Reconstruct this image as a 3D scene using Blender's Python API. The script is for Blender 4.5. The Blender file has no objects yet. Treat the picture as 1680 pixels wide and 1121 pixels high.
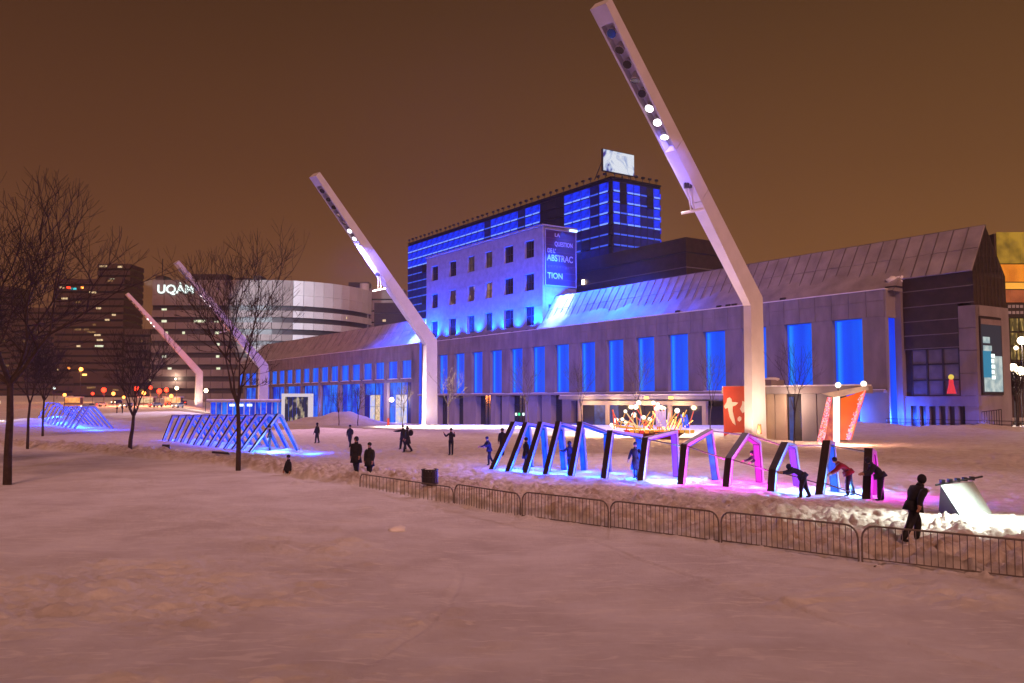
import bpy, math, random
import numpy as np
from math import sin, cos, pi, atan, atan2, sqrt, hypot, radians
from mathutils import Vector, Matrix
random.seed(7)
sc = bpy.context.scene
col = sc.collection

# ------------------------------------------------------------------ camera
F = 1400.0; CH = 4.0; PITCH = atan(95/1400)
cam = bpy.data.cameras.new('camera'); camo = bpy.data.objects.new('camera', cam); col.objects.link(camo)
camo.location = (0, 0, CH); camo.rotation_euler = (pi/2 + PITCH, 0, 0)
cam.sensor_width = 36; cam.lens = 36*F/1680; cam.clip_start = .1; cam.clip_end = 6000
sc.camera = camo

def lin(r, g, b):
    f = lambda c: (c/255/12.92) if c/255 <= .04045 else ((c/255+.055)/1.055)**2.4
    return (f(r), f(g), f(b), 1)

# ------------------------------------------------------------------ night sky lit by the city
w = bpy.data.worlds.new('World'); sc.world = w; w.use_nodes = True
nt = w.node_tree; nt.nodes.clear()
tc = nt.nodes.new('ShaderNodeTexCoord'); sep = nt.nodes.new('ShaderNodeSeparateXYZ')
nt.links.new(tc.outputs['Generated'], sep.inputs[0])
rmp = nt.nodes.new('ShaderNodeValToRGB')
cr = rmp.color_ramp
cr.elements[0].position = 0.0; cr.elements[0].color = lin(132, 92, 60)
cr.elements[1].position = 1.0; cr.elements[1].color = lin(56, 36, 19)
for p_, c_ in ((.12, (117, 78, 49)), (.25, (99, 65, 41)), (.42, (79, 52, 32)), (.6, (64, 42, 25))):
    e = cr.elements.new(p_); e.color = lin(*c_)
nt.links.new(sep.outputs['Z'], rmp.inputs[0])
# the glow is a little redder and dimmer towards the left of the square, yellower to the right
mx = nt.nodes.new('ShaderNodeMix'); mx.data_type = 'RGBA'; mx.blend_type = 'MULTIPLY'
mr = nt.nodes.new('ShaderNodeMapRange'); mr.inputs['From Min'].default_value = -.6; mr.inputs['From Max'].default_value = .5
nt.links.new(sep.outputs['X'], mr.inputs['Value'])
tint = nt.nodes.new('ShaderNodeValToRGB'); tint.color_ramp.elements[0].color = (.84, .72, .78, 1); tint.color_ramp.elements[1].color = (1.16, 1.12, .96, 1)
nt.links.new(mr.outputs[0], tint.inputs[0])
mx.inputs['Factor'].default_value = 1
nt.links.new(rmp.outputs[0], mx.inputs['A']); nt.links.new(tint.outputs[0], mx.inputs['B'])
nz = nt.nodes.new('ShaderNodeTexNoise'); nz.inputs['Scale'].default_value = 1.6; nz.inputs['Detail'].default_value = 3
nt.links.new(tc.outputs['Generated'], nz.inputs['Vector'])
mr2 = nt.nodes.new('ShaderNodeMapRange'); mr2.inputs['To Min'].default_value = .88; mr2.inputs['To Max'].default_value = 1.12
nt.links.new(nz.outputs['Fac'], mr2.inputs['Value'])
bg = nt.nodes.new('ShaderNodeBackground')
nt.links.new(mx.outputs['Result'], bg.inputs['Color']); nt.links.new(mr2.outputs[0], bg.inputs['Strength'])
wo = nt.nodes.new('ShaderNodeOutputWorld'); nt.links.new(bg.outputs[0], wo.inputs[0])

# ------------------------------------------------------------------ one very soft "sun": the city glow from behind the square
sun = bpy.data.lights.new('city_glow', 'SUN'); sun.energy = 2.0; sun.angle = radians(14); sun.color = (1, .455, .345)
so = bpy.data.objects.new('city_glow', sun); col.objects.link(so)
so.rotation_euler = Vector((-.12, .74, -.58)).to_track_quat('-Z', 'Y').to_euler()

sc.view_settings.view_transform = 'Standard'; sc.view_settings.look = 'None'
sc.view_settings.exposure = 0; sc.view_settings.gamma = 1; sc.view_settings.use_curve_mapping = False
sc.cycles.max_bounces = 5; sc.cycles.diffuse_bounces = 2; sc.cycles.glossy_bounces = 2
sc.cycles.transparent_max_bounces = 4; sc.cycles.sample_clamp_indirect = 3; sc.cycles.caustics_reflective = False
sc.cycles.use_denoising = True

# ------------------------------------------------------------------ measuring helpers (photo pixel -> place on a plane of the square)
def ray(px, py):
    u = (px-840)/F; v = (560.5-py)/F
    return Vector((u, cos(PITCH)-v*sin(PITCH), sin(PITCH)+v*cos(PITCH)))
EYE = Vector((0, 0, CH))
def G(px, py, z=0.0):
    d = ray(px, py); return EYE + d*((z-CH)/d.z)
def AY(px, py, Y):
    d = ray(px, py); return EYE + d*(Y/d.y)
_n = hypot(940, 1400)
R = Vector((940/_n, -1400/_n, 0)); I = Vector((1400/_n, 940/_n, 0))
A = G(1455, 700); ANG = atan2(R.y, R.x)
def loc(q): return (q-A).dot(R), (q-A).dot(I), q.z
def FP(px, py, y0=0.0):
    d = ray(px, py); s = (y0-(EYE-A).dot(I))/d.dot(I); q = EYE+d*s
    return (q-A).dot(R), q.z
def FX(px, py, x0):
    d = ray(px, py); s = (x0-(EYE-A).dot(R))/d.dot(R); return loc(EYE+d*s)
def WL(x, y, z=0): return A + R*x + I*y + Vector((0, 0, z))

# ------------------------------------------------------------------ terrain
def _hash(ix, iy, s):
    h = (ix*374761393 + iy*668265263 + s*1442695041) & 0xffffffff
    h = ((h ^ (h >> 13))*1274126177) & 0xffffffff
    return ((h ^ (h >> 16)) & 0xffff)/65535.0
def vn(x, y, s=0):
    x = np.asarray(x, float); y = np.asarray(y, float)
    ix = np.floor(x).astype(np.int64); iy = np.floor(y).astype(np.int64); fx = x-ix; fy = y-iy
    fx = fx*fx*(3-2*fx); fy = fy*fy*(3-2*fy)
    a = _hash(ix, iy, s); b = _hash(ix+1, iy, s); c = _hash(ix, iy+1, s); d = _hash(ix+1, iy+1, s)
    return (a*(1-fx)+b*fx)*(1-fy)+(c*(1-fx)+d*fx)*fy - .5
def fbm(x, y, o, s=0):
    r = 0; a = 1.0
    for k in range(o): r = r + a*vn(x*2**k+17*k, y*2**k-9*k, s+k); a *= .5
    return r
def sst(a, b, x):
    t = np.clip((x-a)/(b-a), 0, 1); return t*t*(3-2*t)
BP = [(0, 733), (230, 752), (400, 768), (500, 788), (600, 800), (745, 829), (855, 850), (1000, 868), (1182, 893), (1412, 928), (1680, 965)]
_bq = [G(*p) for p in BP]
BA = np.array([q.x/q.y for q in _bq]); BY = np.array([q.y for q in _bq])
MOUNDS = [(-31, 150, 2.3, 7.5, 4.5), (-58, 160, 1.6, 9, 4), (23, 82.5, .75, 1.6, 1.1), (48, 118, .9, 8, 3), (60, 112, .8, 10, 3), (-75, 150, 1.2, 14, 5),
          (21.4, 83, .6, 1.2, .9), (8, 78, .35, 5, 2), (30, 66, .3, 6, 2), (36, 58, .4, 5, 2), (-22, 108, .4, 6, 3)]
def hz(X, Y):
    X = np.asarray(X, float); Y = np.asarray(Y, float)
    r = np.sqrt(X*X+Y*Y); az = X/np.maximum(Y, 1)
    z = -.0285*np.clip(Y-133, 0, 110)
    wl = sst(-.27, -.40, az)*(Y > 0)
    z = z*(1-wl) + wl*(.016*np.clip(Y-150, 0, 400))
    s = Y - np.interp(az, BA, BY)
    front = Y > 1
    fore = sst(.5, -2.0, s)
    # smooth drifted snow in front
    z = z + fore*(.16*fbm(X*.12, Y*.10, 2, 3)+.05*fbm(X*.5+Y*.2, Y*.45, 2, 5))
    rip = sst(-.10, .35, vn(X*.22+3, Y*.22, 11)+.3*sst(3, -7, X)-.45*sst(17, 24, Y)-.05+.3*vn(X*.9, Y*.9, 12))
    z = z + fore*rip*(.30*np.abs(fbm(X*.8+.6*Y, Y*1.8-.5*X, 4, 21)) + .05*fbm(X*5+2*Y, Y*5, 2, 22)) + fore*.05*np.abs(fbm(X*.30+.35*Y, Y*.9-.2*X, 4, 25))
    # a faint curved track
    for c0, c1, c2, y0, y1 in ((7.4, -.62, .016, 12, 26), (-2.2, .35, -.03, 12.5, 22)):
        tr = X-(c0+c1*(Y-13)+c2*(Y-13)**2)+.12*vn(Y*1.3, Y*.4, 7)
        z = z - fore*(.035*np.exp(-(tr/.07)**2)-.012*np.exp(-((np.abs(tr)-.14)/.07)**2))*sst(y0, y0+1.5, Y)*sst(y1, y1-3, Y)
    # footprints trodden all over the square
    gx, gy = X*1.15, Y*1.0; ix, iy = np.floor(gx), np.floor(gy)
    hx = _hash(ix.astype(np.int64), iy.astype(np.int64), 501); hy = _hash(ix.astype(np.int64), iy.astype(np.int64), 502); hh = _hash(ix.astype(np.int64), iy.astype(np.int64), 503)
    dd = np.sqrt((gx-ix-.25-.5*hx)**2*1.2+(gy-iy-.25-.5*hy)**2*.55)
    z = z - (hh > .45)*(r < 75)*sst(1.0, 4.0, s)*.14*np.exp(-(dd/.19)**4)
    # trampled bank beyond the barriers and the rest of the square
    bank = sst(-.6, .8, s)*sst(14, 5, s)*front
    z = z + bank*(.20*sst(-.5, 2.5, s) + .30*np.abs(fbm(X*.6, Y*.5, 3, 31)) + .40*np.abs(fbm(X*2.0, Y*1.7, 3, 41)) + .26*np.abs(fbm(X*4.3, Y*3.6, 2, 43)))
    rest = sst(2, 8, s)*sst(200, 90, r)
    z = z + rest*(.10*fbm(X*.16, Y*.16, 2, 51)+.11*fbm(X*.9, Y*.7, 3, 61)+.05*fbm(X*2.6, Y*2.0, 2, 66))
    for mx_, my_, h, sx, sy in MOUNDS:
        dx = (X-mx_); dy = (Y-my_)
        z = z + h*np.exp(-(dx/sx)**2-(dy/sy)**2)*(1+.35*fbm(X*.5, Y*.5, 3, 71))
    z = np.where(r > 8, z, z*r/8)
    # road level strips cleared flat
    return z
def H(x, y): return float(hz(np.array([x]), np.array([y]))[0])

# ------------------------------------------------------------------ mesh helpers
class MB:
    def __init__(s): s.v = []; s.f = []; s.m = []
    def quad(s, *p, m=0):
        i = len(s.v); s.v += [tuple(q) for q in p]; s.f.append(tuple(range(i, i+len(p)))); s.m.append(m); return s
    def box(s, x0, x1, y0, y1, z0, z1, m=0):
        i = len(s.v)
        s.v += [(x0,y0,z0),(x1,y0,z0),(x1,y1,z0),(x0,y1,z0),(x0,y0,z1),(x1,y0,z1),(x1,y1,z1),(x0,y1,z1)]
        for f in ((3,2,1,0),(4,5,6,7),(0,1,5,4),(1,2,6,5),(2,3,7,6),(3,0,4,7)): s.f.append(tuple(i+k for k in f)); s.m.append(m)
        return s
    def hexa(s, P, m=0):
        i = len(s.v); s.v += [tuple(q) for q in P]
        for f in ((3,2,1,0),(4,5,6,7),(0,1,5,4),(1,2,6,5),(2,3,7,6),(3,0,4,7)): s.f.append(tuple(i+k for k in f)); s.m.append(m)
        return s
    def tube(s, p0, p1, r0, r1=None, n=6, m=0, cap=True):
        if r1 is None: r1 = r0
        p0 = Vector(p0); p1 = Vector(p1); d = (p1-p0)
        if d.length < 1e-6: return s
        d.normalize(); a = d.orthogonal().normalized(); b = d.cross(a); i = len(s.v)
        for p, r in ((p0, r0), (p1, r1)):
            for k in range(n):
                t = 2*pi*k/n; s.v.append(tuple(p+a*(cos(t)*r)+b*(sin(t)*r)))
        for k in range(n): s.f.append((i+k, i+(k+1)%n, i+n+(k+1)%n, i+n+k)); s.m.append(m)
        if cap:
            s.f.append(tuple(i+k for k in reversed(range(n)))); s.m.append(m)
            s.f.append(tuple(i+n+k for k in range(n))); s.m.append(m)
        return s
    def ball(s, c, r, n=10, h=6, m=0, sz=1.0, jit=0):
        i = len(s.v); c = Vector(c)
        for a in range(1, h):
            for k in range(n):
                t = 2*pi*k/n; p = pi*a/h; rr = r*(1+random.uniform(-jit, jit))
                s.v.append((c.x+rr*sin(p)*cos(t), c.y+rr*sin(p)*sin(t), c.z+rr*cos(p)*sz))
        s.v.append((c.x, c.y, c.z+r*sz)); s.v.append((c.x, c.y, c.z-r*sz)); T = len(s.v)-2
        for a in range(h-2):
            for k in range(n): s.f.append((i+a*n+k, i+(a+1)*n+k, i+(a+1)*n+(k+1)%n, i+a*n+(k+1)%n)); s.m.append(m)
        for k in range(n):
            s.f.append((T, i+k, i+(k+1)%n)); s.m.append(m)
            s.f.append((T+1, i+(h-2)*n+(k+1)%n, i+(h-2)*n+k)); s.m.append(m)
        return s
    def prism(s, poly, ax, a0, a1, m=0):
        """poly: 2D points; ax: axis of extrusion 'x','y' or 'z'"""
        def mk(p, a):
            return {'x': (a, p[0], p[1]), 'y': (p[0], a, p[1]), 'z': (p[0], p[1], a)}[ax]
        n = len(poly); i = len(s.v)
        s.v += [mk(p, a0) for p in poly]+[mk(p, a1) for p in poly]
        s.f.append(tuple(i+k for k in range(n))); s.m.append(m); s.f.append(tuple(i+n+k for k in reversed(range(n)))); s.m.append(m)
        for k in range(n): s.f.append((i+k, i+n+k, i+n+(k+1)%n, i+(k+1)%n)); s.m.append(m)
        return s
    def mesh(s, name, mats, off=(0,0,0), smooth=False):
        me = bpy.data.meshes.new(name)
        if off != (0,0,0): s.v = [(a-off[0], b-off[1], c-off[2]) for a, b, c in s.v]
        me.from_pydata(s.v, [], s.f); mats = mats if isinstance(mats, (list, tuple)) else [mats]
        for q in mats: me.materials.append(q)
        if len(mats) > 1: me.polygons.foreach_set('material_index', s.m)
        if smooth: me.polygons.foreach_set('use_smooth', [True]*len(s.f))
        import bmesh as _b
        bm = _b.new(); bm.from_mesh(me); _b.ops.recalc_face_normals(bm, faces=bm.faces); bm.to_mesh(me); bm.free()
        me.update(); return me
    def build(s, name, mats, parent=None, off=(0,0,0), smooth=False, **k):
        o = bpy.data.objects.new(name, s.mesh(name, mats, off, smooth)); col.objects.link(o)
        if parent: o.parent = parent
        return tag(o, **k)
def tag(o, label=None, cat=None, group=None, kind=None):
    if label: o['label'] = label
    if cat: o['category'] = cat
    if group: o['group'] = group
    if kind: o['kind'] = kind
    return o
def inst(me, name, parent=None, loc_=(0,0,0), rot=(0,0,0), scl=(1,1,1)):
    o = bpy.data.objects.new(name, me); col.objects.link(o); o.parent = parent
    o.location = loc_; o.rotation_euler = rot; o.scale = scl; return o
def thing(name, p, rz=0, label=None, cat=None, group=None):
    o = bpy.data.objects.new(name, None); col.objects.link(o); o.location = p; o.rotation_euler = (0,0,rz); o.empty_display_size = .2
    return tag(o, label, cat, group)

# ------------------------------------------------------------------ materials
def mat(name, c, rough=.7, var=.15, scale=1.0, bump=.0, bscale=20, metal=0, spec=.3, stretch=(1,1,1)):
    m = bpy.data.materials.new(name); m.use_nodes = True; t = m.node_tree; b = t.nodes['Principled BSDF']
    b.inputs['Roughness'].default_value = rough; b.inputs['Metallic'].default_value = metal
    b.inputs['Specular IOR Level'].default_value = spec
    co = t.nodes.new('ShaderNodeTexCoord'); mp = t.nodes.new('ShaderNodeMapping'); mp.inputs['Scale'].default_value = stretch
    t.links.new(co.outputs['Object'], mp.inputs[0])
    n = t.nodes.new('ShaderNodeTexNoise'); n.inputs['Scale'].default_value = scale; n.inputs['Detail'].default_value = 5
    t.links.new(mp.outputs[0], n.inputs['Vector'])
    r = t.nodes.new('ShaderNodeValToRGB'); r.color_ramp.elements[0].position = .3; r.color_ramp.elements[1].position = .7
    r.color_ramp.elements[0].color = tuple(x*(1-var) for x in c[:3])+(1,); r.color_ramp.elements[1].color = tuple(min(1, x*(1+var)) for x in c[:3])+(1,)
    t.links.new(n.outputs['Fac'], r.inputs[0]); t.links.new(r.outputs[0], b.inputs['Base Color'])
    if bump:
        n2 = t.nodes.new('ShaderNodeTexNoise'); n2.inputs['Scale'].default_value = bscale; n2.inputs['Detail'].default_value = 4
        t.links.new(mp.outputs[0], n2.inputs['Vector'])
        bu = t.nodes.new('ShaderNodeBump'); bu.inputs['Strength'].default_value = bump; bu.inputs['Distance'].default_value = .05
        t.links.new(n2.outputs['Fac'], bu.inputs['Height']); t.links.new(bu.outputs[0], b.inputs['Normal'])
    return m
def emit(name, c, s=1.0, c2=None, scale=.5, stretch=(1,1,1), base=(.02,.02,.02), detail=2, lo=.35, hi=.65, s2=None):
    m = bpy.data.materials.new(name); m.use_nodes = True; t = m.node_tree; b = t.nodes['Principled BSDF']
    b.inputs['Base Color'].default_value = tuple(base)+(1,); b.inputs['Roughness'].default_value = .5; b.inputs['Specular IOR Level'].default_value = .1
    b.inputs['Emission Strength'].default_value = s; b.inputs['Emission Color'].default_value = tuple(c[:3])+(1,)
    if c2:
        co = t.nodes.new('ShaderNodeTexCoord'); mp = t.nodes.new('ShaderNodeMapping'); mp.inputs['Scale'].default_value = stretch
        t.links.new(co.outputs['Object'], mp.inputs[0]); n = t.nodes.new('ShaderNodeTexNoise'); n.inputs['Scale'].default_value = scale; n.inputs['Detail'].default_value = detail
        t.links.new(mp.outputs[0], n.inputs['Vector']); r = t.nodes.new('ShaderNodeValToRGB')
        r.color_ramp.elements[0].position = lo; r.color_ramp.elements[1].position = hi
        r.color_ramp.elements[0].color = tuple(c[:3])+(1,); r.color_ramp.elements[1].color = tuple(c2[:3])+(1,)
        t.links.new(n.outputs['Fac'], r.inputs[0]); t.links.new(r.outputs[0], b.inputs['Emission Color'])
    return m
def snow_mat():
    m = bpy.data.materials.new('snow'); m.use_nodes = True; t = m.node_tree; b = t.nodes['Principled BSDF']
    b.inputs['Roughness'].default_value = .85; b.inputs['Specular IOR Level'].default_value = .25
    ge = t.nodes.new('ShaderNodeNewGeometry')
    n = t.nodes.new('ShaderNodeTexNoise'); n.inputs['Scale'].default_value = .35; n.inputs['Detail'].default_value = 8; n.inputs['Roughness'].default_value = .65
    t.links.new(ge.outputs['Position'], n.inputs['Vector'])
    r = t.nodes.new('ShaderNodeValToRGB'); r.color_ramp.elements[0].position = .32; r.color_ramp.elements[1].position = .62
    r.color_ramp.elements[0].color = (.60, .56, .54, 1); r.color_ramp.elements[1].color = (.80, .79, .79, 1)
    t.links.new(n.outputs['Fac'], r.inputs[0])
    # pale thin streaks mixed into the base colour
    mpc = t.nodes.new('ShaderNodeMapping'); mpc.inputs['Scale'].default_value = (.9, 3.2, 1); mpc.inputs['Rotation'].default_value = (0, 0, .5); t.links.new(ge.outputs['Position'], mpc.inputs[0])
    nc = t.nodes.new('ShaderNodeTexNoise'); nc.inputs['Scale'].default_value = 1.1; nc.inputs['Detail'].default_value = 6; nc.inputs['Distortion'].default_value = 1.5; t.links.new(mpc.outputs[0], nc.inputs['Vector'])
    rc = t.nodes.new('ShaderNodeValToRGB'); rc.color_ramp.elements[0].position = .56; rc.color_ramp.elements[0].color = (0, 0, 0, 1); rc.color_ramp.elements[1].position = .66; rc.color_ramp.elements[1].color = (.55, .55, .55, 1); t.links.new(nc.outputs['Fac'], rc.inputs[0])
    mc = t.nodes.new('ShaderNodeMix'); mc.data_type = 'RGBA'; t.links.new(rc.outputs[0], mc.inputs['Factor']); t.links.new(r.outputs[0], mc.inputs['A']); mc.inputs['B'].default_value = (.90, .88, .84, 1)
    # trodden, gritty snow: dirt follows the "trodden" vertex mask
    at = t.nodes.new('ShaderNodeAttribute'); at.attribute_name = 'trodden'
    n3 = t.nodes.new('ShaderNodeTexNoise'); n3.inputs['Scale'].default_value = 1.7; n3.inputs['Detail'].default_value = 9; n3.inputs['Roughness'].default_value = .7
    t.links.new(ge.outputs['Position'], n3.inputs['Vector'])
    r3 = t.nodes.new('ShaderNodeValToRGB'); r3.color_ramp.elements[0].position = .35; r3.color_ramp.elements[1].position = .65
    r3.color_ramp.elements[0].color = (.38, .29, .22, 1); r3.color_ramp.elements[1].color = (.80, .75, .69, 1)
    t.links.new(n3.outputs['Fac'], r3.inputs[0])
    mxx = t.nodes.new('ShaderNodeMix'); mxx.data_type = 'RGBA'
    t.links.new(at.outputs['Fac'], mxx.inputs['Factor']); t.links.new(mc.outputs['Result'], mxx.inputs['A']); t.links.new(r3.outputs[0], mxx.inputs['B'])
    t.links.new(mxx.outputs['Result'], b.inputs['Base Color'])
    n2 = t.nodes.new('ShaderNodeTexNoise'); n2.inputs['Scale'].default_value = 6; n2.inputs['Detail'].default_value = 10; n2.inputs['Roughness'].default_value = .78
    t.links.new(ge.outputs['Position'], n2.inputs['Vector'])
    bu = t.nodes.new('ShaderNodeBump'); bu.inputs['Strength'].default_value = .9; bu.inputs['Distance'].default_value = .12
    t.links.new(n2.outputs['Fac'], bu.inputs['Height']); t.links.new(bu.outputs[0], b.inputs['Normal'])
    return m
SNOW = snow_mat()
SNOWCAP = mat('snow_cap', (.76, .75, .76), .85, .08, .6, .3, 6)
CONC = mat('concrete', (.20, .172, .185), .8, .25, .5, .25, 9, stretch=(1,1,.35))
CONC2 = mat('concrete_pale', (.27, .24, .24), .8, .12, .6, .2, 9, stretch=(1,1,.35))
CONCD = mat('concrete_dark', (.16, .14, .14), .9, .1)  # darker concrete for joints and cores
ROOFM = mat('snowy_metal_roof', (.28, .25, .26), .6, .25, .35, .15, 6)
SEAM = mat('roof_seam_metal', (.12, .10, .10), .5, .1)
DARKG = mat('dark_cladding', (.030, .018, .018), .35, .3, .8, 0, spec=.5)
DARKW = mat('dark_window_glass', (.012, .011, .016), .12, .3, 2, spec=.6)
DARKF = mat('dark_frame_metal', (.03, .025, .03), .5, .1)
PAV = mat('pavilion_stone', (.22, .205, .235), .8, .16, .7, .15, 10)
WHITEM = mat('mast_white_paint', (.56, .54, .55), .45, .06, .8, .05, 5)
WOODD = mat('arch_dark_wood', (.03, .02, .018), .6, .3, 6, .3, 30, stretch=(1,1,.2))
WOODP = mat('arch_pale_panel', (.30, .28, .33), .5, .1, 3)
BARK = mat('bark', (.045, .03, .026), .9, .3, 5, .4, 30)
STEEL = mat('barrier_steel', (.17, .145, .13), .5, .2, 8, metal=.3)
BLACKC = mat('black_cloth', (.016, .014, .02), .9, .3, 8)
NAVYC = mat('navy_cloth', (.02, .025, .07), .9, .3, 8)
REDC = mat('dark_red_cloth', (.16, .012, .014), .9, .2, 8)
GREYC = mat('charcoal_cloth', (.02, .02, .022), .9, .2, 8)
BOOT = mat('boot_leather', (.008, .006, .006), .6, .2, 8)
SKIN = mat('skin', (.35, .19, .13), .6, .05, 8)
HAIR = mat('hair', (.02, .013, .01), .8, .2, 20)
RED = mat('banner_red', lin(158, 30, 8), .6, .08, 2)
WHITEP = mat('banner_white', (.6, .55, .55), .6, .05, 2)
BRICKD = mat('far_tower_wall', (.065, .042, .038), .8, .2, .3)
UQW = mat('university_wall', (.20, .17, .17), .8, .12, .15)
UQC = mat('university_pale_cladding', (.55, .56, .60), .6, .08, .1)
CARP = mat('car_paint_dark', (.03, .03, .035), .3, .1, 3, spec=.6)
CARW = mat('car_paint_silver', (.35, .35, .36), .3, .1, 3, spec=.6)
RUBBER = mat('rubber', (.01, .01, .01), .9, .1)
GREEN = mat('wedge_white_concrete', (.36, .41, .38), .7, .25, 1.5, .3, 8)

BLUEW = emit('blue_lit_window', (.0, .052, .92), 1.0, (.003, .17, 1.0), .55, (1.3, 1, .12))
BLUEW2 = emit('blue_lit_glass_front', (.0, .025, .55), 1.0, (.01, .18, 1.0), .5, (1, 1, .35), lo=.4, hi=.62)
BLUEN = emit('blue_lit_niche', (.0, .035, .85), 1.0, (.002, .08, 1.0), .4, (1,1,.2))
TBLUE = emit('tower_blue_panel', (.0, .007, .5), 1.1, (.0, .035, 1.0), .35, (1,1,1), lo=.38, hi=.6)
TDIM = emit('tower_dim_panel', (.0, .0016, .05), 1.0, (.0, .006, .26), .12, (1,1,1), lo=.4, hi=.7)
TDARK = emit('tower_dark_panel', (.0, .0005, .012), 1.0)
TDASH = emit('tower_light_dash', (.16, .28, 1.0), 1.4)
TDASH2 = emit('tower_light_dash_dim', (.05, .12, 1.0), .9)
WARM = emit('warm_window', (.50, .32, .14), 1.0, (1.0, .72, .42), 1.2, (1,1,1))
WARMD = emit('dim_warm_window', (.13, .065, .03), .8, (.42, .22, .08), .9, (1,1,1))
WHITEE = emit('white_light', (1, .93, .95), 6)
WHITEG = emit('white_globe', (1, .9, .75), 1.8)
SIGNW = emit('sign_white', (.85, 1, .95), 1.6)
LEDB = emit('led_blue', (.01, .06, 1), 6)
LEDB1 = emit('led_blue_soft', (.002, .02, .8), 1.1, (.01, .13, 1), 1.5)
LEDM = emit('led_magenta', (.75, .012, .62), 1.0)
LEDV = emit('led_violet', (.22, .03, 1), 1.4)
ORANGE = emit('orange_panel', (.95, .045, .0), 1.0, (1.0, .14, .0), .3, (1,1,1))
PINKL = emit('pink_light_string', (1.0, .03, .16), 1.5, (1.0, .30, .12), 3.5, (1,1,1))
YEL = emit('yellow_light', (1.0, .55, .12), 3)
REDL = emit('red_light', (1.0, .03, .01), 6)
ORL = emit('orange_lamp', (1.0, .30, .05), 6)
WARML = emit('warm_lamp', (1.0, .78, .5), 8)
TURQ = emit('turquoise_light', (.03, .5, .55), 1.5)

def lamp(kind, p, tgt=None, e=100, c=(1,1,1), size=.3, ang=60, blend=.6, name='lamp_light', parent=None):
    l = bpy.data.lights.new(name, kind); l.energy = e; l.color = c
    if kind == 'SPOT': l.spot_size = radians(ang); l.spot_blend = blend; l.shadow_soft_size = size
    elif kind == 'POINT': l.shadow_soft_size = size
    elif kind == 'AREA':
        l.shape = 'RECTANGLE'; l.size = size if not isinstance(size, tuple) else size[0]; l.size_y = size if not isinstance(size, tuple) else size[1]
    o = bpy.data.objects.new(name, l); col.objects.link(o); o.location = p
    if tgt is not None: o.rotation_euler = (Vector(tgt)-Vector(p)).to_track_quat('-Z', 'Y').to_euler()
    if kind == 'AREA': o.visible_camera = False
    return o

# ------------------------------------------------------------------ ground sheet
def ground():
    ys = list(np.arange(1230, 668, -1.15))
    rad = [0.6, 2, 4, 6, 8] + [CH*F/(y-655.0) for y in ys if CH*F/(y-655.0) > 9.2]
    while rad[-1] < 1500: rad.append(rad[-1]*1.035)
    rad = np.array(rad)
    a1 = np.linspace(-36, 36, 760); a0 = np.linspace(-180, -37, 50); a2 = np.linspace(37, 179, 50)
    az = np.radians(np.concatenate([a0, a1, a2]))
    Rr, Aa = np.meshgrid(rad, az, indexing='ij'); X = Rr*np.sin(Aa); Y = Rr*np.cos(Aa); Z = hz(X, Y)
    nr, na = X.shape
    co = np.stack([X, Y, Z], -1).reshape(-1, 3).astype(np.float32)
    i = np.arange(nr-1)[:, None]*na; j = np.arange(na)[None, :]; jn = (j+1) % na
    f = np.stack([i+j, i+jn, i+na+jn, i+na+j], -1).reshape(-1, 4)
    f = f[:, ::-1]
    me = bpy.data.meshes.new('snow_ground'); me.vertices.add(len(co)); me.vertices.foreach_set('co', co.ravel())
    me.loops.add(f.size); me.loops.foreach_set('vertex_index', f.ravel().astype(np.int32))
    me.polygons.add(len(f)); me.polygons.foreach_set('loop_start', np.arange(0, f.size, 4, dtype=np.int32)); me.polygons.foreach_set('loop_total', np.full(len(f), 4, np.int32))
    me.polygons.foreach_set('use_smooth', np.ones(len(f), bool))
    me.update(); me.validate()
    # trodden mask
    s = Y - np.interp(X/np.maximum(Y, 1), BA, BY)
    t = sst(-.2, 1.2, s)*(.75*sst(20, 6, s)+.42)*(Y > 1)
    t = t*sst(150, 90, Y)
    t = np.clip(t + .25*vn(X*.2, Y*.2, 90)*(t > 0), 0, 1)
    at = me.attributes.new('trodden', 'FLOAT', 'POINT'); at.data.foreach_set('value', t.ravel().astype(np.float32))
    me.materials.append(SNOW)
    o = bpy.data.objects.new('snow_ground', me); col.objects.link(o); o['kind'] = 'structure'
    if me.polygons[0].normal.z < 0: me.flip_normals()
ground()

# ------------------------------------------------------------------ long museum building (local x = towards the near end, y = into the building)
def fr(name, x, y, z=0, **k):                       # an Empty standing on the museum's grid
    return thing(name, WL(x, y, z), ANG, **k)
mus = fr('museum_building', 0, 0, label='long low concrete museum with a row of blue lit windows and snowy gabled roof', cat='museum')
PIT = 9.13
cs = [-6.25-PIT*k for k in range(15)]
ZB, ZT, ZP = 5.6, 16.4, 20.4
# upper wall: piers between windows
edges = [.2] + [e for c in cs for e in (c+2.65, c-2.65)] + [-147.5]
for i in range(0, len(edges), 2):
    x1, x0 = edges[i], edges[i+1]
    b = MB()
    b.box(x0+.02, x1-.02, 0, 1.0, ZB+.02, ZT-.02)
    b.build('pier', CONC, mus)
BLUEG = emit('blue_lit_deep_window', (.0, .035, .85), 1.0, (.002, .13, 1.0), .5, (1.3, 1, .10))
t = BLUEG.node_tree; pb = t.nodes['Principled BSDF']; sx = t.nodes.new('ShaderNodeSeparateXYZ'); t.links.new(t.nodes['Texture Coordinate'].outputs['Object'], sx.inputs[0])
ma = t.nodes.new('ShaderNodeMath'); ma.operation = 'MULTIPLY_ADD'; ma.inputs[1].default_value = 1/PIT; ma.inputs[2].default_value = 6.25/PIT+40.5; t.links.new(sx.outputs['X'], ma.inputs[0])
fr_n = t.nodes.new('ShaderNodeMath'); fr_n.operation = 'FRACT'; t.links.new(ma.outputs[0], fr_n.inputs[0])
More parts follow.
